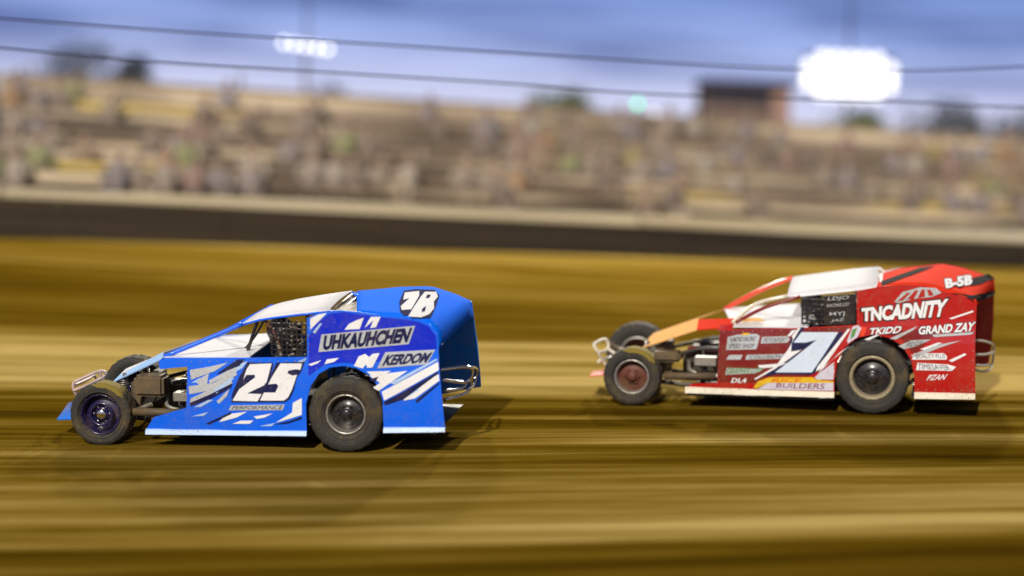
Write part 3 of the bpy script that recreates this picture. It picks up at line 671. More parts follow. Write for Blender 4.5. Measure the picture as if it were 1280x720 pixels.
def build_car(S):
    car = Car(S['label'], S['cf'], S['cr'], S['Yr'], S['yaw'], S['wb']); root = car.root; at = car.at; WD = S['WD']
    def L3(pts, yl=0): return [at(p[0], p[1], yl if len(p) < 3 else p[2]) for p in pts]
    # ---- near side panel with its graphics
    side = sheet(car, 'side_panel', S['side'], M[S['c_side']], root)
    for k_, (nm, polys, mt, off) in enumerate(S['graphics']): decals(car, nm, polys, M[mt], side, off=off)
    for t_ in S['texts']:
        lettering(car, t_[0], t_[1], M[t_[2]], side, off=t_[3], bold=t_[4], outline=M[t_[5]] if len(t_) > 5 and t_[5] else None)
    # rivets and seam along the panel edge
    b = bmesh.new()
    for (x0, y0, x1, y1, n) in S['rivets']:
        for i in range(n):
            p = at(x0 + (x1 - x0) * i / (n - 1), y0 + (y1 - y0) * i / (n - 1)); ellipsoid(b, (p.x, belly(p.x, p.z) - .004, p.z), (.007, .004, .007), 6)
    from_bm('rivets', b, M['alu'], side)
    # ---- skirts
    for (p0, p1, h0) in S['skirts']:
        a, c = at(*p0), at(*p1); b = bmesh.new(); h = h0 / 120
        vs = []
        for q in (a, c):
            for (yy, zz) in ((-.045, -h), (-.030, 0), (-.012, .012), (-.012, -h)): vs.append(b.verts.new((q.x, yy, q.z + zz)))
        for k in range(4): b.faces.new((vs[k], vs[(k + 1) % 4], vs[4 + (k + 1) % 4], vs[4 + k]))
        b.faces.new(vs[:4][::-1]); b.faces.new(vs[4:]); bmesh.ops.recalc_face_normals(b, faces=b.faces[:])
        from_bm('side_skirt', b, M[S['c_skirt']], root)
    # ---- far side panel: the same outline on the far side, its top on the far crease line
    fc = L3(S['crease_far'], WD)
    low_ = [at(*q) for q in S['far_low']]
    sheet(car, 'side_panel', [(p.x, p.z) for p in fc[:-1]] + [(p.x, p.z) for p in L3(S['far_rear'], WD)] + [(p.x, p.z) for p in low_], M[S['c_far']], root, mirror=WD, local=True)
    # ---- rear deck between the two crease lines, with a slight crown
    cr = interp_rail(L3(S['crease']), 18); cf_ = interp_rail(fc, 18); rails = []
    nR = 9
    for i in range(nR):
        u = i / (nR - 1); y = .004 + (WD - .008) * u
        rails.append([Vector((p.x + (f_.x - p.x) * u, y + (belly(p.x, p.z) if i == 0 else -belly(f_.x, f_.z) if i == nR - 1 else 0), p.z + (f_.z - p.z) * u + S['crown'] * math.sin(math.pi * u) + .004)) for p, f_ in zip(cr, cf_)])
    deck = loft('rear_deck', rails, M[S['c_deck']], root, smooth=True)
    from mathutils.bvhtree import BVHTree
    bvh = BVHTree.FromPolygons([v.co for v in deck.data.vertices], [list(p.vertices) for p in deck.data.polygons])
    def deck_pt(q, of):
        for dx in (0, -1, 1, -2, 2, -4, 4, -7, -10):
            d = (at(q.x + dx, q.y, 1.0) - car.c).normalized(); h = bvh.ray_cast(car.c, d)
            if h[0] is not None:
                n = h[1] if h[1].dot(d) < 0 else -h[1]
                return h[0] + n * (of + .003) + (at(q.x, q.y, h[0].y) - at(q.x + dx, q.y, h[0].y))
        return at(q.x, q.y, 1.0)
    for kind, *a in S['deck_marks']:
        if kind == 'poly':
            polys, mt, off, nm = a; bm = bmesh.new()
            for poly in polys:
                f = bmesh.new(); fc = f.faces.new([f.verts.new((p[0], p[1], 0)) for p in poly])
                for ax2, nr in ((0, (1, 0, 0)), (1, (0, 1, 0))):
                    lo = min(p[ax2] for p in poly); hi = max(p[ax2] for p in poly); q = lo + 4
                    while q < hi: bmesh.ops.bisect_plane(f, geom=f.verts[:] + f.edges[:] + f.faces[:], plane_co=(q * nr[0], q * nr[1], 0), plane_no=nr); q += 4
                for v in f.verts: v.co = deck_pt(v.co, off)
                tmp = bpy.data.meshes.new('tmp'); f.to_mesh(tmp); f.free(); bm.from_mesh(tmp); bpy.data.meshes.remove(tmp)
            from_bm(nm, bm, M[mt], deck)
        else:
            lettering(car, a[0], a[1], M[a[2]], deck, off=a[3], bold=a[4], outline=M[a[5]] if a[5] else None, pt=deck_pt)
    # rear closing panel under the deck's back edge, between the sides, set in
    xr = cr[-1].x - .03; zt = cr[-1].z
    b = bmesh.new(); box(b, (xr - .35, .03, zt - .42), (xr - .34, WD - .03, zt - .02)); from_bm('rear_panel', b, M[S['c_rear']], root)
    # ---- roof
    rn, rf = L3(S['roof_near']), L3(S['roof_far'])
    n = len(rn); rails = []
    for i in range(7):
        u = i / 6; rails.append([a.lerp(c, u) + Vector((0, 0, .018 * math.sin(math.pi * u))) for a, c in zip(rn, rf)])
    roof = loft('roof', rails, M['white_top'], root, smooth=True, thick=.014)
    b = bmesh.new(); tube(b, [p + Vector((0, -.004, -.016)) for p in rn], .013, 6); from_bm('roof_trim', b, M[S['c_trim']], roof)
    b = bmesh.new(); tube(b, [p + Vector((0, .004, -.016)) for p in rf], .013, 6); from_bm('roof_trim', b, M[S['c_trim']], roof)
    # ---- pillars and cage
    for nm, pts, rad, mt in S['bars']:
        b = bmesh.new(); tube(b, bez(L3(pts), 4) if len(pts) > 2 else L3(pts), rad, 10); from_bm(nm, b, M[mt], root)
    # ---- flat pieces traced with a depth for each corner
    for nm, pts, mt in S['quads']:
        P = L3(pts); bm = bmesh.new(); bm.faces.new([bm.verts.new(p) for p in P]); bm.normal_update()
        bmesh.ops.subdivide_edges(bm, edges=bm.edges[:], cuts=2, use_grid_fill=True)
        bmesh.ops.solidify(bm, geom=bm.faces[:], thickness=.012); bmesh.ops.recalc_face_normals(bm, faces=bm.faces[:])
        from_bm(nm, bm, M[mt], root)
    # ---- chassis
    xf = -car.wb; fx = at(*S['engine_front']).x; b = bmesh.new(); zr = .20
    for y in (.42, WD - .42):
        tube(b, [(xf - .05, y, .26), (xf + .5, y, zr), (.25, y, zr), (.55, y, .42)], .026, 8); tube(b, [(xf - .02, y, .42), (xf + .75, y, .62), (-.75, y, .66)], .022, 8)
        tube(b, [(xf + .25, y, .22), (xf + .3, y, .50)], .018, 8); tube(b, [(xf + .75, y, .2), (xf + .75, y, .62)], .018, 8)
        tube(b, [(-1.15, y, .2), (-1.1, y, .66)], .02, 8); tube(b, [(-.25, y, .2), (-.2, y, .95)], .02, 8); tube(b, [(-.2, y, .95), (.6, y, .60)], .018, 8)
    for x, z in ((xf + .02, .40), (xf + .7, .2), (-.9, .2), (0.2, .2), (-.2, .93)): tube(b, [(x, .42, z), (x, WD - .42, z)], .02, 8)
    from_bm('chassis_frame', b, M['steel'], root)
    b = bmesh.new(); box(b, (xf + .62, .06, .13), (-.42, WD - .06, .15)); box(b, (.42, .06, .20), (cr[-1].x - .05, WD - .06, .215)); from_bm('floor_pan', b, M['steel'], root)
    # rear inner bulkheads keep the cabin and wheel wells dark, as the sheet metal round a driver does
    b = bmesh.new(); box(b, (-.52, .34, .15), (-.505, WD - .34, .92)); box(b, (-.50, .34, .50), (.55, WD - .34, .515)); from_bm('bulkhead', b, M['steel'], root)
    # engine with headers, radiator, shock
    ex0 = xf + .50
    b = bmesh.new(); box(b, (ex0, .58, .22), (ex0 + .62, WD - .58, .52)); box(b, (ex0 + .04, .50, .44), (ex0 + .58, .66, .56)); box(b, (ex0 + .04, WD - .66, .44), (ex0 + .58, WD - .5, .56)); tube(b, [(ex0 + .3, WD / 2, .52), (ex0 + .3, WD / 2, .64)], .15, 16)
    bmesh.ops.bevel(b, geom=b.edges[:], offset=.008, segments=1, affect='EDGES'); eng = from_bm('engine', b, M['steel'], root)
    b = bmesh.new()
    for k in range(4):
        x = ex0 + .08 + k * .14; tube(b, bez([(x, .50, .46), (x + .02, .36, .44), (x + .10, .26, .36), (ex0 + .72, .24, .30 + .015 * k)], 4), .022, 8)
    tube(b, [(ex0 + .66, .22, .31), (ex0 + 1.0, .20, .28)], .052, 12); from_bm('exhaust_header', b, M['alu'], eng)
    b = bmesh.new(); box(b, (ex0 + .06, .48, .56), (ex0 + .56, .62, .62)); bmesh.ops.bevel(b, geom=b.edges[:], offset=.015, segments=2, affect='EDGES'); from_bm('valve_cover', b, M[S['c_valve']], eng)
    b = bmesh.new(); box(b, (xf + .20, .40, .30), (xf + .30, WD - .40, .60)); bmesh.ops.bevel(b, geom=b.edges[:], offset=.01, segments=1, affect='EDGES'); from_bm('radiator', b, M['brown'], root)
    b = bmesh.new(); p, q = [at(*c) for c in S['duct']]; box(b, (p.x, .16, q.z), (q.x, .42, p.z)); bmesh.ops.bevel(b, geom=b.edges[:], offset=.03, segments=3, affect='EDGES'); from_bm('oil_tank', b, M['brown'], root)
    b = bmesh.new(); p, q = [at(*c) for c in S['box']]; box(b, (p.x, .10, q.z), (q.x, .30, p.z)); bmesh.ops.bevel(b, geom=b.edges[:], offset=.01, segments=1, affect='EDGES'); from_bm('battery_box', b, M['alu'], root)
    b = bmesh.new(); p, q = [at(*c) for c in S['nerf']]; tube(b, [(p.x, .06, p.z), (q.x, .05, q.z)], .042, 12); tube(b, [(p.x, .06, p.z), (p.x + .05, .45, p.z)], .03, 8); from_bm('nerf_bar', b, M[S['c_nerf']], root)
    # ---- suspension front
    for y, o_ in ((.24, .55), (WD - .24, WD - .55)):
        b = bmesh.new()
        for dx in (-.10, .12): tube(b, [(xf, y, .22), (xf + dx, o_, .24)], .016, 8); tube(b, [(xf, y, .42), (xf + dx, o_, .44)], .014, 8)
        tube(b, [(xf, y, .20), (xf, y, .46)], .03, 10)
        tube(b, [(xf + .06, y + (.1 if y < 1 else -.1), .24), (xf + .10, o_, .66)], .03, 10)
        for k in range(14):
            z0 = .30 + k * .022; f = (z0 - .24) / .42; c = Vector((xf + .06 + .04 * f, (y + (.1 if y < 1 else -.1)) * (1 - f) + o_ * f, z0))
            tube(b, [c + Vector((math.cos(t) * .045, math.sin(t) * .045, .022 * t / 6.28)) for t in np.linspace(0, 6.28, 11)], .006, 5, cap=False)
        from_bm('front_suspension', b, M['alu'], root)
    b = bmesh.new(); tube(b, [(0, .30, S['rr_']), (0, WD - .30, S['rr_'])], .045, 12); ellipsoid(b, (0, WD / 2, S['rr_']), (.15, .13, .15), 16)
    for y in (.36, WD - .36): tube(b, [(0.02, y, S['rr_'] - .05), (.10, y, .86)], .03, 10); tube(b, [(0, y, S['rr_'] - .1), (-.62, y, .30)], .018, 8)
    from_bm('rear_axle', b, M['steel'], root)
    # ---- wheels
    make_wheel(car, xf, S['fy'], S['rf_'], .25, -1, S['wf'], root, steer=R_(S['steer']))
    make_wheel(car, 0, .012, S['rr_'], .34, -1, S['wr'], root)
    make_wheel(car, xf + S['far_dx'], WD - S['fy'] - S['ftrim'], S['rfar'], .25, 1, dict(S['wf'], mud=None), root, steer=R_(S['steer']))
    make_wheel(car, 0, WD - .012, S['rr_'], .34, 1, dict(S['wr'], mud=None), root)
    # ---- bumpers and nose
    for nm, paths, rad, mt in S['bumpers']:
        b = bmesh.new()
        for p in paths: tube(b, bez(L3(p), 5), rad, 10)
        from_bm(nm, b, M[mt], root)
    # ---- cockpit: seat, wheel, dash, driver, net
    h = at(*S['head'], .62)
    b = bmesh.new()
    prof = [(.17, -.02), (.20, .15), (.22, .45), (.20, .62), (.13, .80)]
    secs = []
    for hh, zz in ((0, 0), (.1, .25), (.17, .5), (.2, .72)):
        secs.append([b.verts.new((h.x + .10 + hh * .5 - .13 * abs(math.sin(t)) ** 3, .62 + math.sin(t) * .24, h.z - .62 + zz)) for t in np.linspace(-1.57, 1.57, 11)])
    for i in range(3):
        for k in range(10): b.faces.new((secs[i][k], secs[i][k + 1], secs[i + 1][k + 1], secs[i + 1][k]))
    bmesh.ops.solidify(b, geom=b.faces[:], thickness=.03); from_bm('seat', b, M['cloth'], root)
    b = bmesh.new(); c = Vector((h.x - .475, .62, h.z - .60 + .22)); tube(b, [c + Vector((.04 * math.cos(t), math.sin(t) * .17, math.cos(t) * .17)) for t in np.linspace(0, 2 * math.pi, 25)], .014, 8, cap=False)
    for t in (.5, 2.6, 4.7): tube(b, [c, c + Vector((.03 * math.cos(t), math.sin(t) * .165, math.cos(t) * .165))], .01, 6)
    tube(b, [c, c + Vector((-.45, 0, -.08))], .016, 8); from_bm('steering_wheel', b, M['ink'], root)
    for nm, mk in (('window_net', S['net']),):
        x0, z0, x1, z1, ny = mk['box']; p = at(x0, z0, ny); q = at(x1, z1, ny); b = bmesh.new()
        k = p.x
        while k < q.x: box(b, (k, ny - .003, q.z), (k + mk['w'], ny, p.z)); k += mk['s']
        k = q.z
        while k < p.z: box(b, (p.x, ny - .008, k), (q.x, ny - .0035, k + mk['w'])); k += mk['s']
        rs = random.Random(3)
        for _ in range(mk.get('specks', 14)):       # small pale patches scattered over the webbing
            kx, kz = rs.uniform(p.x, q.x - .03), rs.uniform(q.z, p.z - .02); a_ = rs.uniform(.005, .016); t_ = rs.uniform(0, 3)
            f = b.faces.new([b.verts.new((kx + a_ * math.cos(t_ + j * 1.57) * (1.4 if j % 2 else .6), ny - .012, kz + a_ * math.sin(t_ + j * 1.57) * .8)) for j in range(4)]); f.material_index = 1
        no = from_bm('window_net', b, [M['ink'], M['alu']], root)
        if mk.get('panel'): sheet(car, 'name_board', mk['panel'], M['ink'], root, yl=ny - .03, thick=.006)
        for t_ in mk['texts']:
            def npt(q, of, ny=ny): P = at(q.x, q.y, ny - .04 - of); P.y += 0 if not mk.get('panel') else -.02; return P
            lettering(car, t_[0], t_[1], M['silver'], no, off=.004, bold=.01, pt=npt)
    make_driver(car, S['head'][0], S['head'][1], .62, S['helmet'], S['suit'], S['driver'])
    return car

BLUE = dict(label='blue and white modified race car number 25 with a dark blue graphic side', cf=(126, 557), cr=(432, 568), Yr=22.3, yaw=9, wb=2.45, WD=1.72,
    side=[(205, 447), (312, 447), (384, 446), (384, 398), (398, 391), (412, 388), (427, 388), (450, 390), (480, 395), (505, 397), (525, 400), (538, 406), (547, 418), (549, 455), (557, 535), (480, 536), (479, 500), (473, 482), (461, 468), (446, 460), (430, 457), (413, 459), (399, 467), (389, 482), (383, 505), (384, 539), (183, 537), (193, 521), (234, 509), (235, 458), (200, 461)],
    c_side='azure', c_far='teal', c_deck='azure_top', c_rear='teal', c_skirt='pale', c_trim='azure', c_valve='alu', c_nerf='brown',
    crease_far=[(446, 364), (470, 362), (500, 359), (539, 358), (568, 367), (590, 377), (592, 395)], far_rear=[(597, 430), (601, 484)], far_low=[(480, 536), (479, 500), (473, 482), (461, 468), (446, 460), (430, 457), (413, 459), (399, 467), (389, 482), (383, 505), (384, 539), (183, 537), (193, 521), (234, 509), (235, 458), (205, 450), (312, 449), (395, 446)],
    graphics=[
        ('dark_graphic', [[(386, 447), (386, 420), (396, 404), (412, 392), (430, 390), (478, 397), (505, 399), (522, 402), (536, 408), (545, 420), (546, 436), (500, 446), (455, 455), (430, 453), (405, 456), (386, 470)]], 'royal', .002),
        ('stripe', [[(388, 398), (398, 393), (409, 391), (392, 408), (388, 412)], [(462, 469), (510, 463), (474, 488), (467, 484), (476, 478)], [(478, 489), (548, 452), (549, 462), (500, 490), (481, 500)], [(510, 490), (549, 467), (550, 475), (520, 497), (505, 500)], [(459, 464), (490, 463), (470, 473)], [(345, 528), (366, 515), (367, 503), (378, 497), (378, 518), (362, 523)],
                    [(318, 520), (342, 516), (332, 521), (322, 523)], [(292, 529), (302, 525), (318, 525), (313, 529)], [(284, 517), (310, 514), (297, 521), (275, 527)], [(386, 455), (402, 450), (397, 454), (389, 457)], [(409, 449), (424, 447), (418, 452), (406, 455)]], 'white', .004),
        ('stripe', [[(238, 462), (262, 458), (285, 453), (270, 463), (240, 474)], [(262, 475), (306, 452), (309, 453), (290, 466), (264, 479)], [(237, 482), (268, 478), (296, 462), (297, 468), (270, 486), (238, 492)], [(240, 497), (290, 474), (292, 479), (265, 493), (238, 505)], [(245, 476), (262, 466), (259, 486), (254, 484)], [(272, 501), (288, 485), (285, 494), (275, 504)]], 'silver', .0045),
        ('stripe', [[(300, 455), (310, 451), (303, 460), (292, 466)], [(240, 478), (252, 471), (248, 477)], [(268, 488), (292, 470), (293, 473), (272, 491)], [(244, 508), (262, 499), (268, 499), (252, 508)], [(372, 452), (384, 447), (378, 456)], [(391, 415), (400, 404), (403, 404), (394, 417)], [(488, 478), (546, 448), (547, 450), (494, 480)], [(499, 497), (525, 484), (524, 487), (506, 498)], [(325, 532), (345, 528), (340, 532)], [(240, 520), (262, 514), (256, 519)]], 'pale', .0047),
        ('dark_stroke', [[(238, 503), (262, 493), (292, 478), (290, 484), (264, 498), (240, 507)], [(297, 449), (306, 449), (300, 457), (272, 468), (274, 465)], [(258, 529), (290, 514), (290, 517), (262, 530)], [(290, 498), (310, 470), (320, 460), (318, 455), (310, 452), (300, 470), (292, 490)], [(343, 530), (362, 526), (378, 520), (378, 523), (360, 529)], [(480, 502), (500, 492), (548, 464), (549, 466), (506, 498), (482, 506)], [(520, 500), (550, 477), (550, 479), (522, 503)], [(462, 474), (474, 470), (470, 477)]], 'navy', .005),
        ('number_outline', [[(311, 453), (341, 453), (342, 456), (338, 470), (346, 453), (381, 452), (377, 464), (372, 470), (368, 487), (363, 498), (357, 502), (290, 502), (297, 485), (306, 476), (302, 476)]], 'navy', .0062),
        ('number', [[(313, 455), (340, 454), (338, 462), (334, 477), (331, 481), (310, 491), (328, 492), (323, 501), (292, 500), (300, 486), (320, 471), (319, 468), (309, 468), (305, 474), (309, 461)],
                    [(351, 454), (378, 454), (376, 462), (370, 461), (361, 463), (360, 466), (366, 469), (372, 468), (366, 486), (361, 496), (356, 500), (326, 500), (331, 490), (345, 490), (349, 482), (346, 479), (336, 480), (341, 470)]], 'white', .008),
        ('sponsor_logo', [[(431, 412), (436, 405), (446, 400), (455, 397), (452, 405), (450, 411)], [(456, 410), (461, 400), (464, 396), (476, 396), (470, 409), (463, 410), (467, 400)]], 'white', .005),
        ('sponsor_logo', [[(398, 440), (402, 418), (519, 407), (511, 430)], [(472, 460), (482, 440), (544, 437), (534, 455)], [(287, 512), (290, 506), (357, 505), (354, 512)]], 'silver', .0045),
        ('sponsor_logo', [[(443, 457), (449, 445), (457, 442), (462, 446), (466, 442), (475, 441), (466, 459), (459, 459), (461, 451), (454, 460)]], 'white', .005)],
    texts=[('UHKAUHCHEN', [(403, 438), (509, 428), (516, 409), (406, 419)], 'navy', .007, .055), ('KERDOM', [(478, 457), (533, 453), (541, 440), (485, 443)], 'navy', .007, .05), ('PERFORMANCE', [(291, 511), (353, 511), (355, 506), (293, 507)], 'ink', .007, .0), ('M', [(445, 455), (463, 457), (470, 445), (451, 446)], 'white', .007, .05)],
    rivets=[(240, 452, 380, 451, 14), (235, 462, 235, 505, 6), (388, 530, 396, 460, 2), (553, 430, 555, 530, 2), (386, 410, 386, 440, 4)],
    skirts=[((183, 537), (384, 539), 5), ((480, 535), (557, 534), 5)],
    crease=[(446, 391), (480, 395), (505, 397), (525, 400), (538, 406), (547, 418), (548, 438)], crown=.02,
    deck_marks=[('poly', [[(499, 378), (505, 364), (520, 362), (543, 363), (549, 370), (544, 385), (538, 398), (508, 400), (500, 390)]], 'navy_top', .004, 'number_outline'),
                ('poly', [[(504, 376), (506, 367), (524, 365), (524, 371), (514, 388), (502, 389), (501, 384), (512, 374)], [(531, 366), (545, 366), (547, 372), (542, 378), (542, 387), (536, 394), (526, 398), (510, 397), (518, 384), (526, 372)]], 'white_top', .009, 'number'),
                ('poly', [[(534, 370), (538, 370), (536, 374), (532, 374)], [(527, 388), (532, 384), (531, 390), (527, 392)]], 'navy_top', .013, 'number')],
    roof_near=[(303, 404, .38), (325, 398, .38), (345, 395, .38), (378, 391, .38), (410, 388, .38)], roof_far=[(342, 381, 1.34), (352, 378, 1.34), (375, 373, 1.34), (405, 368, 1.34), (440, 363, 1.34)],
    bars=[('pillar', [(303, 405, .36), (268, 420, .25), (205, 446, .06)], .024, 'azure'), ('pillar', [(341, 382, 1.34), (300, 404, 1.45), (265, 424, 1.62)], .020, 'azure'),
          ('roll_cage', [(322, 401, .42), (314, 425, .42), (308, 445, .42)], .018, 'ink'), ('roll_cage', [(330, 400, .6), (319, 420, .6), (303, 440, .6)], .012, 'ink'), ('roll_cage', [(330, 399, .42), (345, 420, .42), (352, 446, .42)], .015, 'rust'),
          ('roll_cage', [(384, 393, .40), (384, 446, .40)], .02, 'ink'), ('roll_cage', [(440, 366, 1.3), (462, 380, 1.3), (470, 400, 1.3)], .018, 'azure'), ('roll_cage', [(410, 389, .42), (448, 393, .42)], .018, 'white'), ('roll_cage', [(420, 384, .6), (440, 368, 1.2)], .012, 'alu'), ('roll_cage', [(425, 388, .6), (446, 372, 1.2)], .012, 'alu')],
    quads=[('cowl', [(205, 446, .01), (312, 446, .01), (352, 415, 1.71), (262, 421, 1.71)], 'white_top'), ('hood', [(204, 449, .16), (142, 478, .50), (150, 470, 1.05), (205, 441, .60)], 'pale_top'), ('hood', [(205, 441, .62), (150, 470, 1.07), (158, 462, 1.22), (246, 426, 1.55)], 'white_top'),
           ('hood_side', [(235, 447, .02), (205, 446, .02), (198, 452, .10), (200, 461, .04), (235, 457, .02)], 'azure'), ('nose_blade', [(71, 524, .42), (88, 524, .30), (90, 502, .50), (86, 503, 1.1)], 'sky'),
           ('rear_window_panel', [(410, 390, .42), (447, 392, .30), (464, 378, 1.34), (440, 366, 1.34)], 'brown')],
    engine_front=(170, 500), duct=[(160, 473), (198, 500)], box=[(212, 493), (234, 505)], nerf=[(165, 516), (228, 517)],
    bumpers=[('front_bumper', [[(92, 478, .38), (92, 487, .38), (100, 500, .45), (110, 505, .5)], [(92, 478, .38), (124, 464, .55), (131, 470, .6), (98, 486, .40), (92, 487, .38)], [(124, 464, .55), (130, 480, .6), (140, 500, .6)], [(92, 482, .38), (110, 474, .9), (118, 470, 1.2), (125, 482, 1.2), (135, 492, 1.15)]], .016, 'pink'),
             ('rear_bumper', [[(549, 462, .3), (586, 459, .5), (590, 470, .6), (584, 490, .6), (556, 500, .3)], [(552, 475, .3), (580, 478, .5), (586, 474, .8)], [(586, 459, .5), (596, 462, 1.2), (592, 480, 1.2), (584, 490, .6)], [(556, 488, .3), (575, 486, .5), (584, 478, .6)]], .017, 'chrome')],
    wf=dict(rr=.62, disc='purple', hub='chrome', rim='purple', ring=1.03, inner=1, mud=(R_(35), R_(105))), wr=dict(rr=.50, disc='ink', hub='ink', rim='alu', ring=1.06), rf_=.325, rfar=.350, rr_=.385, fy=.0, ftrim=.10, far_dx=-.10, steer=0,
    head=(352, 418), helmet='ink', suit='cloth', driver='driver in a dark suit and black helmet inside the blue car',
    net=dict(box=(338, 400, 384, 445, .06), s=.052, w=.018, texts=[], specks=34))
